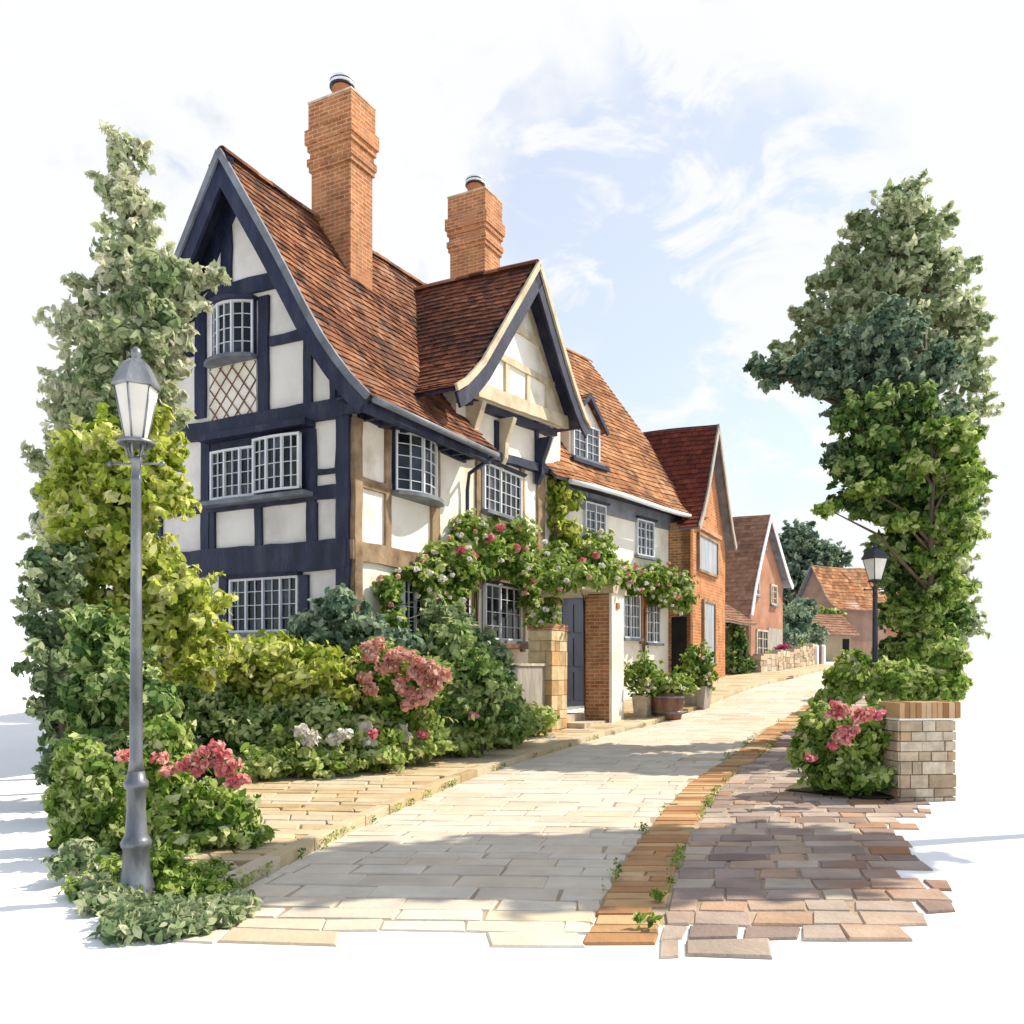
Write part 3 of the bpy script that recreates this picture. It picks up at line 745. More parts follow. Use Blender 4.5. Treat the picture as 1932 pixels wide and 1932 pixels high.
post(424, 1085, 1260, 20); post(577, 1085, 1260, 20)
post(381, 560, 790, 26); post(500, 560, 790, 24); post(584, 640, 790, 18); post(631, 700, 790, 14, .045)
post(640, 640, 790, 8, .04); post(430, 380, 545, 24); post(300, 560, 1260, 24)
hbeam(635, 18, 625, 512, px=560); hbeam(668, 22, 366, 312, px=340); 
hbeam(890, 10, 640, 600, px=620)
# rafters just under the verge
for side in (0, 1):
    T = [(t if side == 0 else WID - t, z) for t, z in prof]
    for (t0, z0), (t1, z1) in zip(T[1:-1], T[2:]):
        fr.beam(G_, t0, z0 - .32, t1, z1 - .42, .26, 0, .065 + .01 * side)
fr.beam(G_, gs(437), gz(437, 385), gs(385), gz(385, 500), .10, 0, .05); 
fr.build('timber_frame', M['navy'], house)
# leaded diamond panel under the attic window
mb = MB(); s0, s1, z0, z1 = G_.rect(399, 688, 486, 796)
mb.box(G_, s0, s1, .0, .035, z0, z1); pn = mb.build('diamond_panel', M['cream'], house)
mb = MB(); W_ = s1 - s0; H_ = z1 - z0; q_ = .30
for sg in (1, -1):
    k = -6
    while k < 8:
        c = k * q_; pts = []
        for j in range(41):
            a = s0 + W_ * j / 40; zz = z0 + c + sg * (a - s0) * 1.15
            if z0 <= zz <= z1: pts.append((a, zz))
        if len(pts) > 1: mb.beam(G_, *pts[0], *pts[-1], .016, .034, .042 + .002 * (sg + 1), wob=.002)
        k += 1
mb.build('lattice', M['wood'], pn)
# gable windows
window(G_, house, *G_.rect(404, 578, 483, 680), groups=(2, 2, 2), rows=4, bow=.20, label='small bowed attic window')
window(G_, house, *G_.rect(403, 848, 489, 941), groups=(2, 2, 2), rows=4, d=.05, bow=.03, label='left half of the wide bowed window', sill=False, head=False)
window(G_, house, *G_.rect(490, 826, 578, 930), groups=(2, 2, 2), rows=4, d=.14, bow=.05, label='right half of the wide bowed window, standing further out', sill=False, head=False)
a0, a1 = gs(596), gs(394); zs = gz(490, 942)
mb = MB(); mb.box(G_, a0, a1, 0, .30, zs - .07, zs); mb.build('long_sill', M['lead'], house)
mb = MB(); mb.box(G_, a0 + .05, a1 - .05, 0, .045, zs + .002, gz(490, 824) - .002); mb.build('window_surround', M['navy'], house)  # navy panel stands in for the shade inside the window recess
mb = MB(); zt = gz(490, 824); mb.box(G_, a0, a1, 0, .26, zt, zt + .10); mb.build('long_hood', M['navy'], house)
window(G_, house, *G_.rect(437, 1090, 566, 1193), groups=(2, 2, 2, 2), rows=4, label='wide ground floor window above the shrubs')
# ---- street wall timbers, sunlight coloured in as tan, eave shade as navy
fr = MB(); fn = MB()
def ss_(px, d=0): return S_.sz(px, 900, d)[0]
def hb2(px0, px1, px, py, hpx, dd=.05, mbx=None, d=0):
    a, b = ss_(px0, d), ss_(px1, d); z = S_.sz(px, py, d)[1]; Y = S_.pt((a + b) / 2, d, 0).y
    (mbx or fr).beam(S_, a, z, b, z, hpx * Y / FPX, d - .02, d + dd)
def vb2(px, y0, y1, wpx, dd=.045, mbx=None, d=0):
    a, z1 = S_.sz(px, y0, d); z0 = S_.sz(px, y1, d)[1]; Y = S_.pt(a, d, 0).y
    (mbx or fr).beam(S_, a, z0, a, z1, wpx * Y / FPX / .75, d - .02, d + dd)
vb2(670, 790, 1420, 17, .07); vb2(729, 800, 1035, 12); vb2(823, 850, 1085, 10)
hb2(665, 735, 700, 915, 20); hb2(660, 800, 740, 1052, 36, .06)
vb2(815, 955, 1050, 12); vb2(900, 868, 975, 12); vb2(900, 975, 1110, 12); vb2(983, 880, 1112, 12); vb2(1018, 880, 1100, 22)
hb2(720, 1035, 860, 1075, 20, .05); vb2(894, 1070, 1230, 10); vb2(985, 1078, 1230, 10)
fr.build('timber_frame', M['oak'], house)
def navy_part(name, *a, **k):
    m_ = MB(); m_.beam(S_, *a, **k); m_.build(name, M['navy'], house)
navy_part('jetty_beam', 2.9, ZJ0, 7.0, ZJ1, .16, .0, .16); navy_part('eaves_beam', .12, 5.50, 3.3, 5.45, .26, 0, .055); navy_part('gable_tie_beam', 2.95, 6.40, 6.95, 6.70, .14, .04, .20)
for px, wd in ((936, 12), (1011, 9)):
    m_ = MB(); vb2(px, 795, 850 if px < 950 else 868, wd, mbx=m_, d=.05); m_.build('post', M['navy'], house)
fr = MB(); d0, d1 = JD, JD + .05
fr.beam(S_, 3.0, 6.54, 6.92, 6.90, .26, d0 - .02, d1 + .02)
fr.beam(S_, 3.25, 7.38, 6.25, 7.52, .13, d0, d1); fr.beam(S_, 3.95, 8.13, 5.55, 8.2, .15, d0, d1)
for s, a, b in ((4.15, 6.6, 7.42), (5.05, 6.7, 7.46), (5.95, 6.8, 7.5), (4.75, 8.2, 9.1)): fr.beam(S_, s, a, s, b, .15, d0, d1 - .012)
fr.beam(S_, 3.0, 6.75, 4.6, 8.95, .20, d0, d1 - .02); fr.beam(S_, 6.75, 6.95, 4.85, 8.95, .20, d0, d1 - .022)
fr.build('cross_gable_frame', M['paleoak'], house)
for s in (3.35, 4.55, 6.2):   # jetty brackets
    mb = MB(); P = [(.05, 5.45), (.12, 5.45), (.22, 5.65), (.24, 5.95), (.36, 6.25), (JD, 6.42), (.05, 6.42)]
    Fb = Frame(*S_.pt(s, 0, 0)[:2], S_.n, S_.u * -1)
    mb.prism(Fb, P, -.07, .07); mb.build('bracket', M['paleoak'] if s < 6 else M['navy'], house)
window(S_, house, *S_.rect(738, 828, 816, 938), groups=(2, 3), rows=5, bow=.24, d=.06, label='bowed upper window on the street side')
window(S_, house, *S_.rect(906, 886, 977, 973), groups=(3, 4), rows=4, d=.07, hood_mat='navy', label='upper casement window above the climbing rose')
window(S_, house, *S_.rect(754, 1093, 812, 1200), groups=(2, 3), rows=4, d=.05, label='ground floor window half hidden by leaves')
window(S_, house, *S_.rect(908, 1106, 977, 1208), groups=(2, 3), rows=4, d=.07, label='ground floor window with a thick wooden sill')
mb = MB(); s0, s1, z0, z1 = S_.rect(902, 1100, 985, 1208); mb.box(S_, s0, s1, .0, .30, z0 - .16, z0 - .075); mb.build('wooden_sill', M['wood'], house)
# ---- chimneys
def chimney(s0, t0, ws, wt, zb, zt, label, pots):
    """s along the street, t back from the street wall"""
    F = S_; mb = MB(); d1 = -t0; d0 = -(t0 + wt)
    hgt = zt - zb
    lv = [(0, 0, hgt - 1.25), (.035, hgt - 1.25, hgt - 1.15), (.06, hgt - 1.15, hgt - 1.02), (.02, hgt - 1.02, hgt - .88), (.055, hgt - .88, hgt - .76), (.09, hgt - .76, hgt - .50), (.04, hgt - .50, hgt)]
    for e, a, b in lv: mb.box(F, s0 - e, s0 + ws + e, d0 - e, d1 + e, zb + a, zb + b)
    c = mb.build('chimney', M['brick'], house, label)
    mb = MB(); mb.box(F, s0 - .05, s0 + ws + .05, d0 - .05, d1 + .05, zt, zt + .035); mb.build('flaunching', M['stone'], c)
    mb = MB(); p = F.pt(s0 + ws / 2, (d0 + d1) / 2, zt + .03); mb.lathe(p, [(.21, 0), (.19, .04), (.175, .34), (.19, .36)], 20); mb.build('chimney_pot', M['terracotta'], c)
    mb = MB(); mb.lathe(p, [(.215, .33), (.215, .37), (.225, .375), (.225, .41), (.20, .415), (.20, .43), (.22, .435), (.22, .48), (.16, .50)], 20, smooth=False); mb.build('pot_cap', M['white'], c)
    mb = MB(); mb.lathe(p, [(.228, .322), (.232, .33), (.232, .352), (.215, .355)], 20); mb.lathe(p, [(.2, .408), (.228, .412), (.228, .434), (.2, .436)], 20); mb.build('cap_band', M['darkiron'], c)
    return c
chimney(1.86, 1.50, .64, .90, 7.2, 11.86, 'taller chimney near the front gable', 1)
chimney(6.62, 1.45, .72, .92, 7.4, 12.36, 'shorter chimney behind the cross gable', 1)
# ------------------------------------------------------------------ cottage with orange roof
K_ = Frame(.94, 19.86, (.625, .78), (.78, -.625)); KL = 6.45
cot = empty('cottage', (.94, 19.86, g(19.9)), 'cream cottage with a steep orange roof and one dormer, joined to the timber house', 'house')
kp = [(-.45, 5.70), (-.1, 6.0), (.3, 6.62), (3.5, 10.92)]
mb = MB(); mb.box(K_, -.1, KL - .2, -.25, 0, 0, 6.0); mb.build('front_wall', M['cream'], cot)
mb = MB(); Ke = Frame(*K_.pt(KL - .2, 0, 0)[:2], (-.78, .625), (.625, .78)); mb.prism(Ke, [(0, 0), (7, 0), (7, 6), (3.5, 10.7), (0, 6.0)], -.25, 0); mb.build('end_wall', M['tanwall'], cot)
SK, LK = slope(K_, kp); SK2, LK2 = slope(K_, [(7 - t, z) for t, z in kp])
def keep_k(u, v):
    p, _ = SK(u, v); r = p - S_.o; s = r.dot(S_.u); t = -r.dot(S_.n)
    return not (s < LEN - .25 and 0 < t < WID and p.z < zmain(t))
mb = MB(); roof_tiles(mb, SK, -.55, KL + .25, LK, seed=7, ex=.18, tw=.19, keep=keep_k); rk = None
rk = mb.build('roof', M['orangetile'], cot)
mb = MB(); roof_deck(mb, SK, -.5, KL + .2, LK, keep=keep_k, nu=24, nv=14); roof_deck(mb, SK2, -.5, KL + .2, LK2); mb.build('roof_deck', M['lead'], rk)
ridge_tiles(cot, [K_.pt(s, -3.5, 10.93 - .05 * math.sin(s * .9)) for s in (0, 1.5, 3, 4.5, KL + .25)], M['orangetile'])
mb = MB(); mb.tube([K_.pt(s, .52, 5.63 + .03 * math.sin(s)) for s in (-.1, 1, 2, 3, 4, 5, KL - .62)], .06, 8); mb.build('gutter', M['white'], cot)
mb = MB(); mb.box(K_, -.05, KL, .0, .05, 5.25, 5.86); mb.build('fascia', M['lead'], cot)
mb = MB(); mb.box(K_, -.05, KL + .1, .02, .47, 5.66, 5.69); mb.build('soffit', M['navy'], cot)
for r_, gr, lab in (((1101, 950, 1140, 1016), (2, 2), 'upper window beside the ivy'), ((1199, 982, 1231, 1050), (2, 2), 'upper window under the roof edge'), ((1174, 1122, 1205, 1204), (2, 3), 'tall ground floor window nearest the porch'), ((1217, 1136, 1243, 1213), (2, 2), 'narrow ground floor window')):
    window(K_, cot, *K_.rect(*r_), groups=gr, rows=4, d=.03, label=lab, glass='glassgreen', silld=.10, bar=.018)
mb = MB(); s0, s1, z0, z1 = K_.rect(1206, 1110, 1215, 1215); mb.box(K_, s0, s1, 0, .08, z0, z1); mb.build('window_post', M['terracotta'], cot)
mb = MB(); x_ = KL - .75; mb.tube([K_.pt(x_, .5, 5.6), K_.pt(x_, .12, 5.35), K_.pt(x_, .07, 5.1), K_.pt(x_, .07, .9)], .035, 8); mb.build('downpipe', M['darkiron'], cot)
# dormer
DT = .22; D_ = Frame(*K_.pt(0, -DT, 0)[:2], (.625, .78), (.78, -.625))
a0, z0 = D_.sz(1077, 866); a1, _ = D_.sz(1131, 866); z0 = D_.sz(1103, 868)[1]; z1 = D_.sz(1103, 800)[1]; za = D_.sz(1103, 745)[1]; am = (a0 + a1) / 2
dm = MB(); dm.prism(D_, [(a0 - .05, z0 - .05), (a1 + .05, z0 - .05), (a1 + .05, z1 + .05), (am, za - .06), (a0 - .05, z1 + .05)], -1.0, -.02)
dorm = dm.build('dormer', M['cream'], cot)
window(D_, dorm, a0 + .05, a1 - .05, z0, z1 - .02, groups=(2, 2), rows=4, d=.02, glass='glassgreen', head=False, label='dormer casement window')
mb = MB(); mb.box(D_, a0 - .16, a1 + .16, -.1, .20, z0 - .16, z0 - .075); mb.build('dormer_sill', M['navy'], dorm)
mb = MB(); hw = (a1 - a0) / 2 + .2
for sg in (-1, 1):
    def SD(u, v, sg=sg):
        k = v / LD; return D_.pt(am + sg * hw * (1 - k), u, (z1 - .06) + (za - z1 + .06) * k), (D_.u * sg * (za - z1) + Vector((0, 0, hw))).normalized()
    LD = math.hypot(hw, za - z1 + .06)
    roof_tiles(mb, SD, -2.2, .16, LD, seed=8, ex=.16, tw=.18, keep=lambda u, v: True)
mb.build('dormer_roof', M['tile'], dorm)
mb = MB()
for sg in (-1, 1): mb.beam(D_, am + sg * hw, z1 - .10, am, za - .03, .10, .10, .155, wob=.004)
mb.build('dormer_barge_board', M['navy'], dorm)
# blue door, steps, porch
ds0, ds1 = K_.sz(1050, 1200)[0], K_.sz(1104, 1200)[0]; dz0 = g(20.3) + .10; dz1 = K_.sz(1080, 1118)[1]
mb = MB(); mb.box(K_, ds0 + .08, ds1 - .08, .0, .05, dz0, dz1 - .08); dr = mb.build('door', M['door'], cot)
mb = MB()
for k in range(2):
    for j in range(3):
        a = ds0 + .14 + k * (ds1 - ds0 - .22) / 2; mb.box(K_, a, a + (ds1 - ds0 - .42) / 2, .05, .065, dz0 + .15 + j * .78, dz0 + .15 + j * .78 + .64)
mb.build('door_panel', M['door'], dr)
mb = MB(); mb.lathe(K_.pt(ds0 + .20, .09, dz0 + 1.0), [(.01, -.03), (.03, -.01), (.03, .01), (.01, .03)], 10); mb.build('handle', M['iron'], dr)
mb = MB(); mb.box(K_, ds0, ds0 + .08, 0, .09, dz0, dz1); mb.box(K_, ds1 - .08, ds1, 0, .09, dz0, dz1); mb.box(K_, ds0 + .08, ds1 - .08, 0, .088, dz1 - .08, dz1); mb.build('door_frame', M['greydoor'], cot)

def masonry(name, F, s0, s1, d0, d1, z0, z1, mat, seed, rowh=.16, bw=.30, parent=None, label=None, cat=None, group=None, jit=.012):
    """stone blocks laid in courses around a solid core"""
    q = random.Random(seed); mb = MB()
    mb.box(F, s0 + .02, s1 - .02, d0 + .02, d1 - .02, z0, z1 - .01, .35)
    z = z0
    while z < z1 - .02:
        h = min(rowh * q.uniform(.75, 1.3), z1 - z)
        if z1 - z - h < .05: h = z1 - z
        for side in range(4):
            a, b = (s0, s1) if side < 2 else (d0, d1); x = a
            while x < b - .01:
                w_ = min(bw * q.uniform(.5, 1.4), b - x)
                if b - x - w_ < .07: w_ = b - x
                e = q.uniform(0, jit); t = q.random(); m_ = .006
                if side == 0: mb.box(F, x + m_, x + w_ - m_, d1 - .05, d1 + e, z + m_, z + h - m_, t)
                elif side == 1: mb.box(F, x + m_, x + w_ - m_, d0 - e, d0 + .05, z + m_, z + h - m_, t)
                elif side == 2: mb.box(F, s0 - e, s0 + .05, x + m_, x + w_ - m_, z + m_, z + h - m_, t)
                else: mb.box(F, s1 - .05, s1 + e, x + m_, x + w_ - m_, z + m_, z + h - m_, t)
                x += w_
        z += h
    return mb.build(name, mat, parent, label, cat=cat, group=group)
def frame_at(X, Y): return Frame(X, Y, A, (.884, -.468))
P1 = frame_at(.722, 16.3)
gpil = empty('gate_pillar', (.722, 16.3, g(16.3)), 'squat yellow stone pillar in front of the blue door', 'pillar')
masonry('shaft', P1, 0, .70, -.47, 0, g(16.4) - .1, 2.22, M['yellowstone'], 5, parent=gpil, rowh=.22, bw=.3)
mb = MB(); mb.box(P1, -.02, .72, -.49, .02, 2.222, 2.34); mb.build('cap', M['oldbrick'], gpil)
P2 = frame_at(1.96, 17.8)
pier = empty('porch', (1.96, 17.8, g(17.8)), 'worn red brick porch pier with a pale painted side, right of the blue door', 'porch')
mb = MB(); mb.box(P2, 0.0, .62, -.52, 0, g(17.8) - .1, 3.0); mb.build('pier', M['oldbrick'], pier)
mb = MB(); mb.box(P2, -.02, .64, .0, .06, g(17.8) - .1, 3.02); mb.build('painted_face', M['cream'], pier)
mb = MB(); mb.box(P2, -.05, .70, -1.95, .10, 3.02, 3.20); mb.box(P2, -1.3, -.05, -.35, -.15, 3.04, 3.18); mb.build('lintel', M['paleoak'], pier)
mb = MB(); mb.box(P2, .2, .36, .06, .09, 2.72, 2.84); mb.build('plaque', M['terracotta'], pier)
st = empty('door_step', (1.0, 18.2, g(18.2)), 'worn pale stone steps leading up to the blue door', 'steps')
for i, (e, h) in enumerate(((0, .16), (.45, .30), (.95, .44))):
    mb = MB(); z = g(17.5); mb.box(P2, -1.15 + .1 * i, -.06, -1.5, -.05 - e, z - .1, z + h); mb.build('tread', M['stone'], st)
gw = empty('garden_wall', (*P1.pt(-.9, -.3, 0)[:2], g(15.6)), 'low grey rendered wall left of the yellow stone pillar', 'wall')
mb = MB(); mb.box(P1, -1.5, -.02, -.42, -.12, g(15) - .1, 1.55); mb.build('wall_body', M['greywood'], gw)
mb = MB(); mb.box(P1, -1.52, -.02, -.45, -.09, 1.553, 1.60); mb.build('coping', M['stone'], gw)

# ------------------------------------------------------------------ orange gabled house
O_ = Frame(4.78, 23.7, (.442, .897), (.897, -.442)); OW = 4.1; OC = 1.98
oh = empty('orange_house', (4.78, 23.7, g(24)), 'narrow bright orange brick house with dark red roof and pointed gable', 'house')
OA, OE = 8.5, 5.45
mb = MB(); mb.prism(O_, [(0, .3), (OW, .3), (OW, 5.5), (OW - .7, 6.2), (OC, OA - .14), (.7, 6.2), (0, 5.5)], -.25, 0); mb.build('gable_wall', M['orangewall'], oh)
OS = Frame(4.78, 23.7, (-.897, .442), (-.442, -.897))
mb = MB(); mb.box(OS, 0, 4.5, -.25, 0, .3, OE); mb.build('side_wall', M['oldbrick'], oh)
op = [(-.25, 5.25), (.15, 5.62), (.7, 6.35), (OC, OA)]; op2 = [(OW + .25, 5.25), (OW - .15, 5.62), (OW - .7, 6.35), (OC, OA)]
SO, LO = slope(O_, op, along='d'); SO2, LO2 = slope(O_, op2, along='d')
def keep_o(u, v, S):
    p, _ = S(u, v); r = p - K_.o; s = r.dot(K_.u); t = -r.dot(K_.n)
    return not (s < KL + .1 and t > -.3 and p.z < interp(kp, t) )
mb = MB()
roof_tiles(mb, SO, -5, .28, LO, seed=9, ex=.18, tw=.19, keep=lambda u, v: keep_o(u, v, SO)); roof_tiles(mb, SO2, -5, .28, LO2, seed=10, ex=.18, tw=.19)
ro = mb.build('roof', M['redtile'], oh)
mb = MB(); roof_deck(mb, SO, -5, .26, LO, keep=lambda u, v: keep_o(u, v, SO), nu=20); roof_deck(mb, SO2, -5, .26, LO2); mb.build('roof_deck', M['lead'], ro)
mb = MB()
for S, L in ((SO, LO), (SO2, LO2)): verge(mb, S, .28, L, .12, .04, .05)
mb.build('barge_board', M['greywood'], oh)
def rect_part(F, parent, r, d0, d1, name, mat, label=None):
    s0, s1, z0, z1 = F.rect(*r); mb = MB(); mb.box(F, s0, s1, d0, d1, z0, z1); return mb.build(name, mat, parent, label)
def shutter_window(F, parent, r, mat='greydoor', lab=None, planks=4):
    s0, s1, z0, z1 = F.rect(*r); mb = MB()
    for i in range(planks): mb.box(F, s0 + (s1 - s0) * i / planks + .006, s0 + (s1 - s0) * (i + 1) / planks - .006, .0, .04, z0, z1)
    o = mb.build('shutter', M[mat], parent, lab)
    mb = MB(); e = .07
    mb.box(F, s0 - e, s0, 0, .08, z0 - e, z1 + e); mb.box(F, s1, s1 + e, 0, .08, z0 - e, z1 + e); mb.box(F, s0, s1, 0, .078, z1, z1 + e); mb.box(F, s0, s1, 0, .1, z0 - e, z0)
    mb.build('frame', M['oak'], o); return o
shutter_window(O_, oh, (1316, 1018, 1350, 1080), lab='shuttered upper window')
shutter_window(O_, oh, (1325, 1138, 1345, 1252), lab='tall grey boarded door')
rect_part(O_, oh, (1311, 1000, 1356, 1008), 0, .10, 'lintel', M['oldbrick'])
s0 = OS.sz(1297, 1200)[0]; mb = MB(); mb.box(OS, .10, .52, .0, .02, .8, 2.9); mb.build('dark_doorway', M['black'], oh, 'dark open doorway in the side wall')  # flat black panel painted in for the shade of the alley
# lean-to between the two brick houses
E_ = Frame(*O_.pt(OW, -.3, 0)[:2], (.55, .835), (.835, -.55))
lt = empty('lean_to_shed', (*O_.pt(OW + .8, -.5, 0)[:2], g(28.5)), 'small open shed with a brown sloping roof between the orange and the pink house', 'shed')
a1 = E_.sz(1412, 1200)[0]
mb = MB(); mb.box(E_, 0, .12, -2, -.1, .8, 2.9); mb.box(E_, a1 - .1, a1, -2, -.1, .8, 2.9); mb.box(E_, 0, a1, -2.2, -2.0, .8, 3.2); mb.build('wall', M['brownwall'], lt)
zz = E_.sz(1390, 1176)[1]; zz2 = E_.sz(1390, 1135)[1]
SE, LE = slope(E_, [(-.25, zz), (1.1, zz2 + .2)]); mb = MB(); roof_tiles(mb, SE, -.05, a1 + .1, LE, seed=12, ex=.18, tw=.2); re_ = mb.build('roof', M['browntile'], lt)
mb = MB(); roof_deck(mb, SE, -.05, a1 + .1, LE, nu=4, nv=3); mb.build('roof_deck', M['greywood'], re_)

# ------------------------------------------------------------------ pink house
H4 = Frame(10.7, 40, (.55, .835), (.835, -.55)); W4 = 5.2
ph = empty('pink_house', (10.7, 40, g(40)), 'tall pale pink house with pointed gable and brown roof ending the row', 'house')
zA = H4.sz(1440, 972)[1]; sA = H4.sz(1440, 972)[0]; zR = H4.sz(1480, 1100)[1]; zL = 4.2
mb = MB(); mb.prism(H4, [(0, 1.2), (W4, 1.2), (W4, zR - .12), (W4 - 1.0, zR + .8), (sA, zA - .15), (.7, zR + .7), (0, zR - .5)], -.3, 0); mb.build('gable_wall', M['pinkwall'], ph)
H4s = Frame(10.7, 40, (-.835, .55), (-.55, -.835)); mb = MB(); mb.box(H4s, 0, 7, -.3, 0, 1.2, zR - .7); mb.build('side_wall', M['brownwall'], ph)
p4 = [(-.75, zR - 1.9), (-.25, zR - .75), (.7, zR + .85), (sA, zA)]; p42 = [(W4 + .5, zR - .2), (W4 - .1, zR + .15), (W4 - 1.0, zR + .95), (sA, zA)]
S4, L4 = slope(H4, p4, along='d'); S42, L42 = slope(H4, p42, along='d')
mb = MB(); roof_tiles(mb, S4, -7, .35, L4, seed=13, ex=.24, tw=.26); roof_tiles(mb, S42, -7, .35, L42, seed=14, ex=.24, tw=.26); r4 = mb.build('roof', M['browntile'], ph)
mb = MB(); roof_deck(mb, S4, -7, .32, L4); roof_deck(mb, S42, -7, .32, L42); mb.build('roof_deck', M['lead'], r4)
mb = MB()
for S, L in ((S4, L4), (S42, L42)): verge(mb, S, .36, L, .16, .05, .06)
mb.build('barge_board', M['white'], ph)
for r_, gr, lab in (((1433, 1010, 1441, 1034), (1, 1), 'small window high in the gable'), ((1422, 1086, 1431, 1124), (1, 2), 'left upper window'), ((1453, 1103, 1464, 1142), (1, 2), 'right upper window'), ((1426, 1188, 1447, 1240), (2, 2), 'ground floor window')):
    window(H4, ph, *H4.rect(*r_), groups=gr, rows=3, d=.04, head=False, label=lab, bar=.03, frame=.09, fm='stone')
s0, s1, z0, z1 = H4.rect(1448, 1186, 1474, 1244); mb = MB()
for i in range(7): mb.box(H4, s0 + (s1 - s0) * i / 7 + .01, s0 + (s1 - s0) * (i + 1) / 7 - .01, 0, .06, z0, z1)
mb.build('timber_boarding', M['greywood'], ph)

# ------------------------------------------------------------------ far barns and cottages
def simple_house(name, label, cx, cy, u, wid, dep, zE, zA, wm, rm, gable_front=True, wins=()):
    F = Frame(cx, cy, u, (u[1], -u[0])); h = empty(name, (cx, cy, g(cy)), label, 'house')
    zb = g(cy) - .5
    if gable_front:
        mb = MB(); mb.prism(F, [(0, zb), (wid, zb), (wid, zE - .08), (wid - .3, zE + .17), (wid / 2, zA - .2), (.3, zE + .17), (0, zE - .08)], -dep, 0); mb.build('wall', wm, h)
        pa = [(-.4, zE - .25), (.3, zE + .35), (wid / 2, zA)]; pb2 = [(wid + .4, zE - .25), (wid - .3, zE + .35), (wid / 2, zA)]
        for pr_, sd in ((pa, 1), (pb2, 2)):
            S, L = slope(F, pr_, along='d'); mb = MB(); roof_tiles(mb, S, -dep - .3, .4, L, seed=20 + sd, ex=.28, tw=.32); r = mb.build('roof', rm, h)
            mb = MB(); roof_deck(mb, S, -dep - .3, .38, L, nu=4, nv=4); mb.build('roof_deck', M['lead'], r)
    else:
        F2 = Frame(*F.pt(0, 0, 0)[:2], (-F.n.x, -F.n.y), (-F.u.x, -F.u.y))
        mb = MB(); mb.prism(F2, [(0, zb), (dep, zb), (dep, zE - .08), (dep - .3, zE + .12), (dep / 2, zA - .2), (.3, zE + .12), (0, zE - .08)], -wid, 0); mb.build('wall', wm, h)
        for pr_, sd in (([(-.4, zE - .25), (.3, zE + .3), (dep / 2, zA)], 1), ([(dep + .4, zE - .25), (dep - .3, zE + .3), (dep / 2, zA)], 2)):
            S, L = slope(F, pr_); mb = MB(); roof_tiles(mb, S, -.35, wid + .35, L, seed=30 + sd, ex=.28, tw=.32); r = mb.build('roof', rm, h)
            mb = MB(); roof_deck(mb, S, -.33, wid + .33, L, nu=4, nv=4); mb.build('roof_deck', M['lead'], r)
    for (a, b, c, d) in wins:
        mb = MB(); mb.box(F, a, b, 0, .03, c, d); o = mb.build('window', M['black'], h)
        mb = MB(); mb.box(F, a - .1, b + .1, 0, .12, c - .12, c - .005); mb.build('sill', M['white'], o)
    return h, F
p = at(1576, 1262, 57)
simple_house('barn', 'brown rendered barn with an orange roof beyond the street end', p.x, 57, (.86, .51), 5.2, 3.4, 5.6, 8.35, M['brownwall'], M['orangetile'], False, ())
p = at(1640, 1262, 60)
simple_house('far_cottage', 'pale orange cottage behind the right street lamp', p.x, 60, (.97, .24), 4.2, 4, 4.9, 7.0, M['pinkwall'], M['orangetile'], False, ((.9, 1.3, 3.1, 4.1),))
p = at(1552, 1262, 50)
simple_house('roadside_outhouse', 'small tan outhouse with a low brown roof at the end of the street', p.x, 50, (.98, .20), 1.75, 3, 3.65, 4.75, M['tanwall'], M['browntile'], False, ((1.25, 1.65, 1.9, 3.2),))

# low stone garden wall, stakes
lw = empty('stone_garden_wall', (8.6, 30, g(30)), 'low pale rubble stone wall in front of the pink house', 'wall')
a, b = Vector((8.3, 29.6, 0)), Vector((12.6, 37.0, 0)); u = (b - a).normalized(); FW = Frame(a.x, a.y, (u.x, u.y), (u.y, -u.x)); L = (b - a).length
q = random.Random(4); mb = MB()
x = 0
while x < L:
    w_ = q.uniform(.3, .6); y = FW.pt(x, 0, 0).y; hh = .62 + q.uniform(-.05, .05) + .02 * x; z = g(y) - .1
    while z < g(y) + hh:
        h = q.uniform(.14, .24); mb.box(FW, x + .008, x + w_ - .008, -.32 - q.uniform(0, .03), q.uniform(0, .04), z + .006, z + h - .006, q.random()); z += h
    x += w_
mb.build('stonework', M['stone'], lw)
for i in range(4):
    p = FW.pt(L + .35 + i * .75, -.05, 0); e = MB(); F = Frame(p.x, p.y, (u.x, u.y), (u.y, -u.x)); zz = g(p.y)
    e.prism(F, [(0, zz - .1), (.26, zz - .1), (.26, zz + .86), (.13, zz + .95), (0, zz + .86)], -.16, 0)
    e.build('gate_post', M['white'] if i % 2 else M['wood'], None, ['squat brown gate post next to the stone garden wall', 'white gate post second from the stone garden wall', 'brown gate post between the two white ones', 'white gate post farthest from the stone garden wall'][i], cat='post', group='gate posts at the end of the stone garden wall')

# ------------------------------------------------------------------ planters by the cottage
def barrel(px, py, Y, r, h, label, mat, square=False):
    x = (px - 966) / FPX * Y; z = g(Y) + .02; o = empty('planter', (x, Y, z), label, 'planter', 'planters outside the cottage')
    mb = MB()
    if square: mb.lathe((x, Y, z), [(r * .85, 0), (r * 1.12, h)], 4, smooth=False, rot=R(15))
    else: mb.lathe((x, Y, z), [(r * .84, 0), (r * .97, h * .35), (r * 1.03, h * .75), (r, h)], 18)
    b = mb.build('tub', mat, o)
    if not square:
        mb = MB()
        for k in (.22, .8): mb.lathe((x, Y, z + h * k), [(r * (.93 + .1 * k), 0), (r * (.955 + .1 * k), .005), (r * (.96 + .1 * k), .05), (r * (.93 + .1 * k), .055)], 18)
        mb.build('hoop', M['iron'], b)
    mb = MB(); mb.lathe((x, Y, z + h - .03), [(r * .93, 0), (r * .9, .035)], 14); mb.build('soil', M['soil'], o)
    return x, Y, z + h
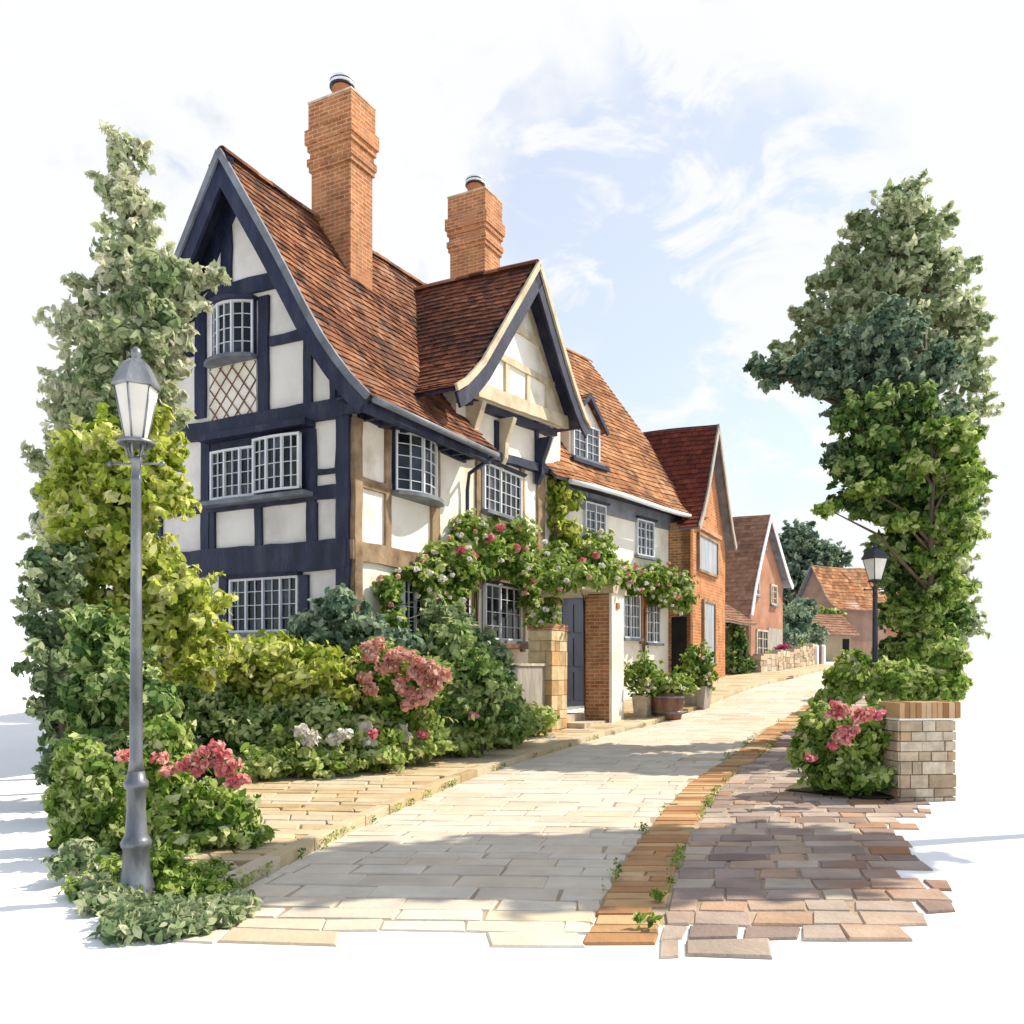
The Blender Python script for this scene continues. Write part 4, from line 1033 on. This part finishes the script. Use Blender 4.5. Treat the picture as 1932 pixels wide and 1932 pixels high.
b1 = barrel(1258, 1340, 18.9, .36, .56, 'round dark brown wooden tub of leafy plants', M['wood'])
b2 = barrel(1316, 1325, 20.6, .36, .52, 'grey tapering wooden planter beside the round tub', M['greywood'], True)
b3 = barrel(1212, 1335, 18.8, .22, .55, 'small pale stone planter left of the round tub', M['stone'], True)
def plant_on(name, label, b, r, h, mat, n, seed, size=.045, fl=None):
    o = empty(name, b, label, 'plant', 'plants in the planters')
    leaves('foliage', M[mat], o, [(b[0], b[1], b[2] + h * .45, r, r, h * .6), (b[0] + r * .5, b[1] - r * .2, b[2] + h * .3, r * .7, r * .6, h * .4)], n, size, seed)
    mb = MB(); q = random.Random(seed)
    for i in range(4): mb.tube([(b[0] + q.uniform(-.05, .05), b[1], b[2] - .02), (b[0] + q.uniform(-.2, .2), b[1], b[2] + h * .7)], [.012, .005], 5)
    mb.build('stem', M['bark'], o)
    if fl: flowers(o, fl, [(b[0] + q.uniform(-r, r), b[1] - r * .9, b[2] + q.uniform(0, h * .7)) for _ in range(6)], .045, seed, 'blossom', 14, .02)
plant_on('potted_plant', 'bright green leafy plant overflowing the round brown tub', b1, .52, .42, 'l_fresh', 1500, 71, fl='p_white')
plant_on('potted_plant', 'upright green shrub with white flowers in the grey planter', b2, .34, .95, 'l_mid', 1500, 72, fl='p_white')
plant_on('potted_plant', 'pale leafy plant above the small stone planter', b3, .36, .85, 'l_fresh', 1100, 73)

# ------------------------------------------------------------------ street lamps
def lamp(x, y, H, label, ironm, sides, glassm, rot=0, lw=1.0, pw=1.0):
    z0 = g(y) - .02; o = empty('street_lamp', (x, y, z0), label, 'street lamp', 'street lamps')
    k = H / 3.6; c = (x, y, z0)
    mb = MB(); mb.lathe(c, [(a * k, b * k) for a, b in ((.125, 0), (.135, .05), (.10, .16), (.085, .24), (.082, .36), (.094, .375), (.098, .40), (.085, .425), (.07, .45), (.058, .62), (.058, .74), (.075, .755), (.078, .79), (.06, .81), (.052, .86))], 24)
    mb.build('base', ironm, o)
    mb = MB(); mb.lathe(c, [(a * k * pw, b * k) for a, b in ((.052 / pw, .86), (.040, .93), (.038, 1.4), (.034, 2.0), (.030, 2.72), (.034, 2.73), (.034, 2.75), (.029, 2.76), (.029, 2.85), (.042, 2.87), (.030, 2.89))], 20)
    mb.build('post', ironm, o)
    mb = MB(); mb.tube([(x - .17 * k, y, z0 + 2.845 * k), (x + .17 * k, y, z0 + 2.845 * k)], .008 * k, 8)
    for sx in (-1, 1): mb.lathe((x + sx * .17 * k, y, z0 + 2.845 * k), [(.003, -.018), (.016, -.006), (.016, .006), (.003, .018)], 8)
    mb.build('ladder_bar', ironm, o)
    zb, zt = 3.0 * k, 3.34 * k; rb_, rt = .082 * k * lw, .165 * k * lw; pts = lambda r, z: [Vector((x + r * math.cos(2 * math.pi * (i + .5) / sides + rot), y + r * math.sin(2 * math.pi * (i + .5) / sides + rot), z0 + z)) for i in range(sides)]
    fr = MB(); lo, hi = pts(rb_, zb), pts(rt, zt); base = pts(.045 * k, 2.88 * k)
    for i in range(sides):
        fr.tube([lo[i], hi[i]], .0075 * k, 5); fr.tube([lo[i], lo[(i + 1) % sides]], .009 * k, 5); fr.tube([hi[i], hi[(i + 1) % sides]], .010 * k, 5)
        fr.tube([base[i], (base[i] + lo[i]) / 2 + (lo[i] - Vector((x, y, lo[i].z))) * .15, lo[i]], .008 * k, 5)
    fr.lathe(c, [(.075 * k, 2.985 * k), (.115 * k, 2.97 * k), (.118 * k, 2.985 * k), (.085 * k, 3.003 * k)], 20)
    fr.build('lantern_frame', ironm, o)
    for i in range(sides):
        gm = MB(); j = (i + 1) % sides; cen = Vector((x, y, 0)); f = .965
        sh = lambda p: Vector((x + (p.x - x) * f, y + (p.y - y) * f, p.z))
        a, b, c2, d = sh(lo[i]), sh(lo[j]), sh(hi[j]), sh(hi[i])
        n_ = (b - a).cross(d - a).normalized() * .004
        gm.hexa([a - n_, b - n_, c2 - n_, d - n_, a + n_, b + n_, c2 + n_, d + n_]); gm.build('glass_pane', glassm, o)
    mb = MB(); mb.lathe(c, [(a * k, b * k) for a, b in ((.185 * lw, 3.335), (.19 * lw, 3.35), (.15 * lw, 3.42), (.10 * lw, 3.49), (.05, 3.515))], sides, smooth=False, rot=rot + math.pi / sides)
    mb.build('hood', ironm if sides == 4 else M['iron'], o)
    mb = MB(); mb.lathe(c, [(a * k, b * k) for a, b in ((.055, 3.498), (.03, 3.51), (.022, 3.525), (.034, 3.545), (.030, 3.58), (.010, 3.60))], 12); mb.build('finial', ironm, o)
    return o
pL = at(257, 1262, 5.72)
lamp(pL.x - .0, 5.72, 3.60, 'tall grey iron street lamp with a six-sided lantern, in the left foreground', M['iron'], 6, M['lampglass'], R(0), .80, 1.02)
pR = at(1651, 1262, 13.0)
lamp(pR.x, 13.0, 3.28, 'smaller dark street lamp standing behind the pink flowers on the right', M['darkiron'], 4, M['lampglass'], R(20), 1.12, 1.25)

# ------------------------------------------------------------------ brick-capped wall on the right
FWR = Frame(4.27, 9.75, (1, .12), (.12, -1))
wr = empty('brick_capped_wall', (4.5, 9.7, 0), 'end of a pale stone block wall topped with upright orange bricks, right edge', 'wall')
masonry('stonework', FWR, 0, .66, -.38, 0, -.05, .93, M['stone'], 9, parent=wr, rowh=.13, bw=.21, jit=.02)
mb = MB(); q = random.Random(8); x = -.02
while x < .66:
    w_ = q.uniform(.06, .075); mb.box(FWR, x + .003, x + w_ - .003, -.41, .025 + q.uniform(0, .008), .955, 1.13 + q.uniform(-.004, .006), q.random()); x += w_
mb.build('brick_coping', M['kerb'], wr)
mb = MB(); mb.box(FWR, -.02, .68, -.4, .03, .932, .954); mb.build('mortar_bed', M['cream'], wr)

# ------------------------------------------------------------------ vegetation
# left side trees
def tree(name, label, mat, blobs, n, size, seed, base, topz, r0, group=None, **kw):
    o = empty(name, (base[0], base[1], g(base[1])), label, 'tree', group)
    trunk(o, (base[0], base[1], g(base[1]) - .1), (base[0] + .1, base[1], topz), r0, [(b[0], b[1], b[2]) for b in blobs[:9]], seed)
    kw.setdefault('sprays', .46); kw.setdefault('slen', 1.35); kw.setdefault('spread', .18)
    leaves('crown', M[mat], o, blobs, n, size, seed, **kw)
    return o
Y = 11.8
tree('tall_pale_tree', 'tall narrow tree with pale sage leaves left of the timber house', 'l_pale',
     [blob(*b, Y) for b in ((240, 290, 34, 42), (225, 350, 38, 36), (255, 400, 40, 45), (235, 465, 52, 45), (280, 530, 65, 50), (215, 560, 60, 55), (345, 560, 45, 38), (170, 640, 65, 60), (260, 640, 70, 60), (150, 760, 55, 75), (240, 730, 70, 60), (300, 700, 40, 60), (390, 520, 40, 16), (120, 880, 45, 70), (110, 980, 45, 60), (330, 640, 30, 30), (320, 790, 30, 50))],
     11500, .058, 101, (at(235, 1262, Y).x, Y), 7.4, .12, clump=.42)
tree('sage_green_tree', 'sage green tree behind the left lamp lantern', 'l_sage',
     [blob(*b, 10.6) for b in ((290, 510, 40, 34), (265, 570, 45, 30), (235, 640, 62, 34), (190, 700, 60, 36), (240, 745, 50, 40), (180, 790, 50, 34), (300, 600, 30, 40))],
     3800, .052, 102, (at(225, 1262, 10.6).x, 10.6), 5.0, .09, clump=.42)
tree('yellow_green_tree', 'bright yellow-green tree behind the left lamp post', 'l_lime',
     [blob(*b, 10.0) for b in ((190, 850, 75, 55), (285, 850, 50, 60), (150, 930, 60, 60), (260, 940, 75, 60), (310, 930, 30, 60), (190, 1010, 80, 60), (140, 1080, 60, 60), (250, 1060, 65, 60), (330, 1130, 70, 60), (310, 1220, 65, 65), (375, 1180, 42, 50), (170, 1160, 60, 60), (230, 1160, 60, 50), (130, 1240, 50, 50), (380, 1260, 40, 40))],
     15500, .05, 103, (at(235, 1262, 10.0).x, 10.0), 3.8, .08, clump=.40)
tree('grey_green_tree', 'soft grey-green tree at the far left edge', 'l_sage',
     [blob(*b, 9.4) for b in ((100, 1080, 45, 60), (90, 1160, 40, 80), (100, 1260, 42, 70), (115, 1350, 40, 60), (125, 1440, 36, 60), (135, 1520, 34, 50))],
     4600, .045, 104, (at(110, 1262, 9.4).x, 9.4), 2.4, .05, clump=.45, tb=-.12)
bush('dark_hedge_shrub', 'dark green shrub directly behind the left lamp post', 'shrub', 'l_dark',
     [blob(*b, 8.6) for b in ((180, 1200, 55, 60), (230, 1290, 60, 70), (160, 1340, 45, 70), (190, 1420, 70, 60), (150, 1500, 45, 70), (280, 1330, 50, 50))],
     7500, .042, 105, tb=.2)
bush('olive_shrub', 'olive green shrub left of the lamp base', 'shrub', 'l_mid',
     [blob(*b, 7.3) for b in ((150, 1440, 40, 50), (190, 1510, 50, 60), (150, 1590, 40, 60), (215, 1600, 40, 60), (120, 1520, 25, 50), (190, 1660, 45, 40))],
     6500, .035, 106, tb=.12)
o = bush('hydrangea_bush', 'low light green bush with salmon pink flower heads, right of the left lamp', 'shrub', 'l_fresh',
     [blob(*b, 7.0) for b in ((330, 1520, 75, 55), (420, 1530, 55, 50), (300, 1440, 60, 40), (370, 1580, 85, 40), (460, 1580, 45, 30), (310, 1390, 50, 35))],
     6500, .034, 107)
flowers(o, 'p_pink', [tuple(at(px, py, 6.75)) for px, py in ((362, 1432), (345, 1445), (385, 1418), (372, 1452), (405, 1408), (395, 1440), (420, 1425), (440, 1440), (455, 1470), (440, 1475), (420, 1455), (235, 1425), (305, 1430), (318, 1455))], .062, 3, petals=55, size=.020)
def cover(name, label, mat, blobs, n, size, seed): return bush(name, label, 'plant', mat, blobs, n, size, seed, stems=3)
cover('trailing_ivy', 'mid green ivy creeping around the foot of the left lamp', 'l_mid',
      [blob(*b, Yb, .25) for *b, Yb in ((340, 1690, 60, 14, 5.9), (410, 1700, 50, 9, 5.9), (300, 1640, 45, 40, 6.0), (230, 1660, 45, 45, 6.1), (360, 1650, 60, 16, 6.2), (180, 1700, 40, 30, 5.9))], 3800, .028, 108)
cover('pale_ground_plant', 'pale grey-green low plants in the bottom left corner', 'l_sage',
      [blob(*b, Yb, .22) for *b, Yb in ((270, 1745, 80, 24, 5.2), (380, 1750, 70, 20, 5.15), (210, 1710, 50, 30, 5.5), (320, 1770, 80, 16, 5.0), (420, 1735, 60, 12, 5.3), (250, 1785, 50, 14, 4.95), (190, 1680, 35, 30, 5.8), (140, 1620, 25, 40, 6.2))], 4600, .030, 109)

# shrubs in front of the house
YB = 12.2
bush('grey_leaved_shrub', 'grey-green shrub under the wide gable window at the house corner', 'shrub', 'l_blue',
     [blob(*b, 12.9) for b in ((640, 1150, 45, 40), (600, 1190, 50, 40), (680, 1190, 50, 45), (730, 1230, 60, 45), (560, 1240, 60, 45), (480, 1260, 60, 40))], 5500, .055, 110, tb=.25)
bush('lime_shrub', 'rounded lime green shrub in the middle of the front hedge', 'shrub', 'l_lime',
     [blob(*b, 12.0) for b in ((500, 1250, 90, 50), (590, 1270, 85, 50), (420, 1290, 70, 45), (640, 1310, 60, 40), (540, 1310, 80, 40))], 7500, .05, 111)
bush('dark_laurel', 'dark green shrub at the left of the front hedge', 'shrub', 'l_dark',
     [blob(*b, 11.6) for b in ((400, 1340, 60, 60), (470, 1370, 65, 60), (390, 1420, 55, 50), (460, 1430, 60, 40), (540, 1380, 60, 50), (350, 1300, 45, 50), (600, 1350, 50, 40), (320, 1380, 40, 50)) ], 6500, .048, 112, tb=.28)
o = bush('pink_hydrangea', 'shrub covered in dusty pink flower heads before the house corner', 'shrub', 'l_mid',
     [blob(*b, 12.1) for b in ((720, 1270, 60, 55), (790, 1280, 60, 55), (750, 1330, 70, 50), (690, 1330, 50, 45))], 4500, .045, 113)
flowers(o, 'p_dusty', [tuple(at(px, py, 11.45)) for px, py in ((695, 1222), (715, 1215), (702, 1240), (735, 1240), (752, 1232), (770, 1238), (725, 1262), (742, 1258), (790, 1250), (808, 1256), (825, 1268), (800, 1280), (780, 1270), (822, 1290), (840, 1272), (762, 1300), (778, 1312), (795, 1320), (770, 1330), (808, 1306), (690, 1280), (700, 1300), (755, 1285))], .105, 5, petals=70, size=.030)
bush('dark_camellia', 'dark glossy shrub between the pink flowers and the stone pillar', 'shrub', 'l_dark',
     [blob(*b, 13.2) for b in ((870, 1260, 55, 60), (920, 1300, 50, 55), (870, 1340, 60, 50), (940, 1350, 50, 45), (850, 1210, 40, 40))], 6500, .05, 114, tb=.32)
bush('white_flowered_shrub', 'tall loose shrub with tiny white flowers below the second ground floor window', 'shrub', 'l_sage',
     [blob(*b, 14.0) for b in ((900, 1225, 50, 40), (860, 1190, 40, 45), (930, 1250, 35, 35), (830, 1170, 35, 40))], 3500, .05, 115)
o = bush('flowering_border', 'low border of green leaves and white flowers along the left pavement', 'shrub', 'l_mid',
     [blob(*b, Yb) for *b, Yb in ((560, 1410, 80, 45, 11.5), (660, 1390, 80, 50, 11.8), (760, 1380, 80, 45, 12.6), (860, 1380, 70, 35, 13.6), (950, 1360, 60, 40, 14.6), (1010, 1360, 35, 30, 15.8), (500, 1440, 60, 30, 11.0), (620, 1440, 70, 25, 11.2), (700, 1425, 60, 25, 11.6), (780, 1410, 60, 25, 12.3), (860, 1400, 60, 22, 13.2), (940, 1390, 50, 20, 14.3), (440, 1460, 40, 20, 10.7))], 17000, .046, 116, tb=.26)
flowers(o, 'p_white', [tuple(at(px, py, Yy)) for px, py, Yy in ((570, 1378, 10.9), (590, 1388, 10.9), (585, 1398, 10.9), (630, 1395, 11.1), (650, 1385, 11.1), (690, 1372, 11.4), (735, 1362, 11.9), (755, 1375, 11.9), (765, 1390, 11.9), (865, 1345, 12.9), (905, 1340, 13.2), (948, 1368, 14.0), (965, 1380, 14.2), (1040, 1395, 15.6), (800, 1350, 12.2), (700, 1400, 11.4), (820, 1385, 12.6))], .09, 6, 'white_flower', petals=45, size=.034)
flowers(o, 'p_red', [tuple(at(px, py, Yy)) for px, py, Yy in ((705, 1385, 11.1), (797, 1385, 12.0), (893, 1350, 12.8))], .07, 7, 'pink_bud', petals=40, size=.028)

# climbing roses on the street wall
def climber(name, label, mat, pts, n, size, seed, white=0, pinks=(), root=None, **kw):
    """pts: px, py, rx, ry, face, d"""
    bl = []
    for px, py, rx, ry, F, d in pts:
        s, z = F.sz(px, py, d); p = F.pt(s, d, z); k = p.y / FPX; bl.append((p.x, p.y, p.z, rx * k, .26, ry * k))
    cx, cy = bl[0][0], bl[0][1]; o = empty(name, (cx, cy, g(cy)), label, 'climbing plant')
    leaves('foliage', M[mat], o, bl, n, size, seed, **kw)
    mb = MB(); q = random.Random(seed); base = Vector((*(root or (cx, cy - .1)), 0)); base.z = g(base.y) - .05
    for b in bl[:7]:
        e = Vector(b[:3]); knee = Vector((base.x, base.y, e.z - .35)) + Vector((q.uniform(-.05, .05), q.uniform(-.03, .03), 0)); mb.tube([base, (base + knee) / 2 + Vector((q.uniform(-.03, .03), 0, 0)), knee, e], [.022, .018, .014, .006], 6)
    mb.build('vine', M['bark'], o)
    if white:
        q = random.Random(seed + 1); P = []
        for i in range(white):
            b = q.choice(bl); an = q.uniform(0, 6.28); r = q.uniform(.2, 1) ** .5
            P.append((b[0] + b[3] * r * math.cos(an), b[1] - .33 + q.uniform(-.05, .05), b[2] + b[5] * r * math.sin(an)))
        for i, p_ in enumerate(P): flowers(o, 'p_white' if i % 3 else 'p_dusty', [p_], q.uniform(.025, .062), seed * 7 + i, 'white_rose' if i % 3 else 'blush_rose', petals=18, size=q.uniform(.02, .03))
    if pinks:
        flowers(o, 'p_red', [tuple(Vector(F.pt(F.sz(px, py, d)[0], d, F.sz(px, py, d)[1]))) for px, py, F, d in pinks], .085, seed + 3, 'pink_rose', petals=40, size=.034)
    return o
climber('climbing_rose', 'big climbing rose with pink and white blooms across the timber house wall', 'l_fresh',
        [(900, 1040, 60, 45, S_, .25), (840, 1060, 55, 45, S_, .25), (810, 1100, 30, 50, S_, .25), (960, 1020, 60, 40, S_, .25), (880, 1000, 35, 35, S_, .25), (950, 1070, 60, 40, S_, .25), (1010, 1080, 45, 40, S_, .25), (840, 1150, 30, 50, S_, .22), (870, 1085, 50, 35, S_, .3), (1000, 1130, 20, 35, S_, .4)],
        9000, .055, 120, 60, [(893, 1048, S_, .6), (870, 1038, S_, .6), (945, 995, S_, .6), (1008, 1030, S_, .6), (975, 1033, S_, .6), (1003, 1095, S_, .6), (925, 1015, S_, .6)])
climber('porch_rose', 'leafy climbing rose spilling over the porch and blue door', 'l_fresh',
        [(1060, 1080, 50, 32, K_, .8), (1110, 1060, 50, 38, K_, .8), (1150, 1080, 35, 30, K_, .9), (1040, 1055, 35, 30, K_, .5), (1130, 1030, 35, 28, K_, .4), (1090, 1100, 40, 18, K_, .8), (1085, 1090, 45, 24, P2, -.05), (1140, 1085, 38, 22, P2, .05), (1170, 1092, 24, 20, P2, .0), (1050, 1100, 30, 22, P2, -.3), (1030, 1135, 25, 30, K_, .4)],
        7000, .06, 121, 45, [(1100, 1058, K_, 1.2), (1125, 1048, K_, 1.2)], root=P2.pt(.3, -.65, 0)[:2])
climber('cottage_climber', 'bushy climber with white and mauve flowers above the cottage ground floor windows', 'l_fresh',
        [(1200, 1095, 35, 28, K_, .3), (1240, 1090, 35, 30, K_, .35), (1275, 1105, 32, 32, K_, .5), (1250, 1125, 30, 25, K_, .4), (1285, 1135, 25, 25, K_, .6)],
        5000, .055, 122, 34, root=K_.pt(K_.sz(1210, 1200)[0], .06, 0)[:2])
climber('wall_ivy', 'yellow-green ivy under the roof edge of the cottage', 'l_lime',
        [(1050, 930, 22, 30, K_, .2), (1075, 945, 25, 20, K_, .25), (1050, 970, 20, 30, K_, .2), (1065, 1010, 30, 30, K_, .2), (1095, 1040, 40, 25, K_, .25)],
        3200, .06, 123, 0, tb=-.1)
climber('window_creeper', 'green creeper around the half hidden ground floor window', 'l_mid',
        [(735, 1120, 20, 40, S_, .25), (740, 1180, 25, 40, S_, .3), (820, 1150, 22, 45, S_, .3), (850, 1120, 30, 40, S_, .3), (790, 1215, 50, 22, S_, .4), (780, 1085, 40, 14, S_, .25)],
        3600, .05, 124, 14)
o = empty('pillar_plant', (*P1.pt(.2, -.25, 0)[:2], 2.34), 'tuft of green leaves and white flowers on the yellow stone pillar', 'plant')
pp = P1.pt(.15, -.25, 2.45); leaves('foliage', M['l_fresh'], o, [(pp.x, pp.y, pp.z, .32, .28, .22)], 600, .045, 130); flowers(o, 'p_white', [(pp.x + dx, pp.y - .22, pp.z + dz) for dx, dz in ((-.2, .05), (.05, .15), (.22, .0), (-.05, -.08))], .05, 9, 'blossom', 18, .025)

# side bits by the lean-to and the garden behind the low wall
bush('shed_ivy', 'dark green ivy bush in front of the small open shed', 'shrub', 'l_dark', [blob(1392, 1215, 16, 45, 30.0), blob(1400, 1255, 22, 18, 29.6), blob(1385, 1180, 10, 25, 30.2), blob(1380, 1240, 14, 30, 29.8)], 2400, .07, 131, tb=.1)
o = bush('cottage_garden_flowers', 'flower bed with magenta blooms behind the low stone wall', 'plant', 'l_mid', [blob(1462, 1238, 14, 14, 35), blob(1480, 1232, 16, 16, 35.5), blob(1498, 1236, 14, 14, 36.5)], 1500, .07, 132)
flowers(o, 'p_magenta', [tuple(at(px, py, 34.3)) for px, py in ((1468, 1226), (1476, 1222), (1484, 1221), (1472, 1232))], .16, 11, petals=40, size=.06)
flowers(o, 'p_lilac', [tuple(at(px, py, 35.3)) for px, py in ((1497, 1225), (1503, 1232), (1510, 1236), (1493, 1235))], .16, 12, 'lilac_flower', petals=40, size=.05)
bush('lime_garden_shrub', 'small lime green shrub behind the brown gate posts', 'shrub', 'l_lime', [blob(1520, 1225, 14, 12, 41), blob(1532, 1232, 16, 12, 41), blob(1512, 1235, 12, 10, 41)], 1000, .08, 133)
bush('misty_shrub', 'grey-green shrub beside the pink house', 'shrub', 'l_blue', [blob(1500, 1170, 26, 40, 48), blob(1520, 1150, 22, 22, 49), blob(1490, 1210, 25, 30, 47), blob(1535, 1200, 20, 30, 49)], 3500, .11, 134, tb=.3)  # leaf colour carries the haze of distance
tree('far_oak', 'large hazy blue-green tree beyond the pink house', 'l_blue', [blob(*b, 66) for b in ((1480, 1040, 28, 40), (1510, 1020, 30, 38), (1545, 1045, 32, 30), (1500, 1090, 40, 50), (1550, 1090, 35, 40), (1585, 1060, 20, 22), (1480, 1130, 30, 50), (1530, 1150, 40, 50))], 9000, .17, 135, (at(1520, 1262, 66).x, 66), 7.5, .35, tb=.12)  # blue-green leaf colour stands in for distance haze
bush('roof_ivy', 'green shrub with white blossom above the small outhouse roof', 'shrub', 'l_mid', [blob(1562, 1155, 20, 10, 53.5), blob(1580, 1160, 14, 8, 53.6), blob(1560, 1190, 18, 30, 53.8)], 800, .12, 136)

# right side: trees, shrubs
YT = 15.0
tree('pale_sycamore', 'tall pale green tree rising above the right lamp', 'l_sage',
     [blob(*b, YT + 1.5) for b in ((1710, 365, 34, 24), (1680, 410, 60, 30), (1745, 430, 45, 36), (1640, 455, 48, 26), (1700, 490, 75, 34), (1780, 520, 45, 45), (1600, 520, 50, 24), (1660, 550, 70, 34), (1760, 590, 65, 40), (1580, 580, 55, 22), (1650, 620, 85, 34), (1800, 670, 50, 60), (1525, 635, 32, 14), (1480, 660, 26, 12), (1550, 530, 26, 12), (1585, 480, 24, 14), (1520, 590, 26, 11), (1620, 415, 22, 12), (1560, 610, 40, 20), (1830, 600, 30, 40), (1845, 700, 24, 50), (1720, 690, 70, 40), (1820, 780, 38, 60), (1790, 880, 42, 60), (1815, 980, 36, 60), (1785, 1080, 42, 60), (1800, 1180, 36, 60), (1760, 1270, 50, 50), (1690, 780, 60, 40), (1600, 690, 50, 26))],
     23000, .062, 141, (at(1735, 1262, 16.5).x, 16.5), 9.6, .20, clump=.40, tb=.22)
tree('blue_green_maple', 'blue-green leafy tree reaching left over the street', 'l_blue',
     [blob(*b, YT) for b in ((1432, 690, 22, 16), (1470, 700, 32, 22), (1515, 690, 40, 28), (1575, 665, 48, 34), (1640, 650, 50, 40), (1700, 640, 45, 36), (1560, 725, 48, 24), (1625, 720, 55, 34), (1700, 720, 60, 44), (1765, 700, 40, 50), (1455, 725, 18, 8), (1605, 775, 40, 18), (1680, 800, 55, 36), (1760, 810, 50, 50), (1600, 850, 36, 20), (1575, 870, 22, 10), (1680, 900, 45, 30), (1760, 940, 40, 45), (1720, 1060, 40, 45), (1690, 585, 34, 18))],
     16000, .058, 142, (at(1738, 1262, YT).x, YT), 7.4, .17, clump=.40, tb=.16)
tree('dark_green_maple', 'dark green tree behind the right lamp', 'l_dark',
     [blob(*b, 14.2) for b in ((1640, 775, 45, 28), (1700, 770, 50, 34), (1600, 800, 30, 14), (1660, 840, 50, 34), (1740, 850, 60, 44), (1620, 885, 46, 26), (1700, 930, 66, 40), (1650, 965, 40, 18), (1595, 950, 34, 10), (1770, 980, 50, 50), (1700, 1030, 46, 40), (1745, 1100, 46, 50), (1700, 1160, 36, 40), (1770, 1180, 40, 45), (1700, 1230, 40, 30), (1680, 1090, 26, 30))],
     19000, .055, 143, (at(1742, 1262, 14.2).x, 14.2), 5.8, .13, clump=.38, tb=.08)
tree('olive_maple', 'sunlit olive green foliage of the young tree right of the lamp', 'l_mid',
     [blob(*b, 13.6) for b in ((1790, 830, 40, 40), (1815, 910, 34, 50), (1730, 880, 36, 20), (1640, 925, 36, 13), (1700, 985, 34, 16), (1560, 960, 22, 8), (1800, 1010, 36, 45), (1760, 1060, 30, 24), (1790, 1110, 32, 36), (1730, 1160, 40, 40), (1745, 1220, 45, 34))],
     10000, .055, 144, (at(1748, 1262, 13.6).x, 13.6), 5.2, .08, clump=.42, tb=.05)
bush('roadside_shrub', 'light green shrub along the right edge of the road behind the lamp', 'shrub', 'l_fresh',
     [blob(*b, Yb) for *b, Yb in ((1600, 1290, 35, 35, 15.5), (1630, 1270, 40, 35, 17), (1570, 1320, 30, 24, 14), (1600, 1250, 20, 20, 20), (1580, 1270, 20, 14, 22))], 5000, .06, 145)
bush('garden_shrub', 'green shrub behind the brick-capped wall', 'shrub', 'l_mid',
     [blob(*b, 12.2) for b in ((1700, 1280, 50, 35), (1760, 1300, 40, 28), (1690, 1320, 45, 30), (1740, 1325, 40, 18), (1790, 1290, 30, 35), (1790, 1240, 28, 30))], 5400, .05, 146, tb=.15)
o = bush('geranium_bush', 'dark leafy bush with coral pink flowers beside the brick-capped wall', 'shrub', 'l_mid',
     [blob(*b, 10.2) for b in ((1600, 1400, 60, 50), (1650, 1410, 50, 60), (1560, 1400, 50, 45), (1530, 1420, 35, 35), (1620, 1460, 70, 35), (1660, 1360, 35, 35), (1560, 1360, 45, 30), (1580, 1460, 60, 30))],
     10000, .042, 147, tb=.1)
flowers(o, 'p_pink', [tuple(at(px, py, 9.45)) for px, py in ((1578, 1330), (1590, 1336), (1570, 1346), (1585, 1350), (1600, 1342), (1622, 1345), (1632, 1352), (1618, 1358), (1640, 1342), (1590, 1378), (1602, 1385), (1580, 1388), (1595, 1398), (1612, 1376))], .06, 13, petals=50, size=.024)
flowers(o, 'p_red', [tuple(at(px, py, 9.45)) for px, py in ((1655, 1352), (1662, 1345), (1572, 1407), (1527, 1430))], .05, 14, 'red_flower', petals=40, size=.022)
# weeds in the kerb joints
for i, (px, py) in enumerate(((1238, 1716), (1225, 1765))):
    x, y = onground(px, py); o = empty('kerb_weed', (x, y, g(y)), ['small green weed growing in the kerb joint', 'larger weed at the near end of the kerb'][i], 'plant', 'weeds in the kerb')
    leaves('foliage', M['l_mid'], o, [(x, y, .06, .05 + .02 * i, .04, .035)], 26, .022, 150 + i)
q = random.Random(77); ML = []
for k in range(90):
    y = 5.6 + q.random() ** 1.5 * 14; side = q.choice((0, 0, 1, 2))
    x = xl(y) + q.uniform(-.02, .03) if side == 0 else (xr(y) if side == 1 else kx(y)) + q.uniform(-.02, .02)
    ML.append((x, y, g(y) + .035, q.uniform(.015, .05), q.uniform(.05, .2), .008))
mo = leaves('moss', M['l_mid'], None, ML, 2600, .009, 160, spread=.9, sprays=0); mo['kind'] = 'stuff'; mo['label'] = 'moss and tiny weeds growing in the joints beside both kerbs'
# unseen tree added on the right only to throw leafy shade on the near paving
tree('roadside_plane_tree', 'spreading tree on the right of the near pavement', 'l_mid',
     [(7.8, 9.2, 8.3, 1.3, .75, .75), (6.8, 8.9, 8.6, .9, .6, .5), (9.0, 9.4, 8.2, 1.2, .8, .8), (7.9, 9.0, 6.4, .8, .7, .5), (8.4, 9.3, 7.0, .9, .7, .6), (7.2, 8.5, 7.6, .6, .4, .3)], 20000, .12, 151, (9.6, 9.5), 5.0, .16, clump=.5)
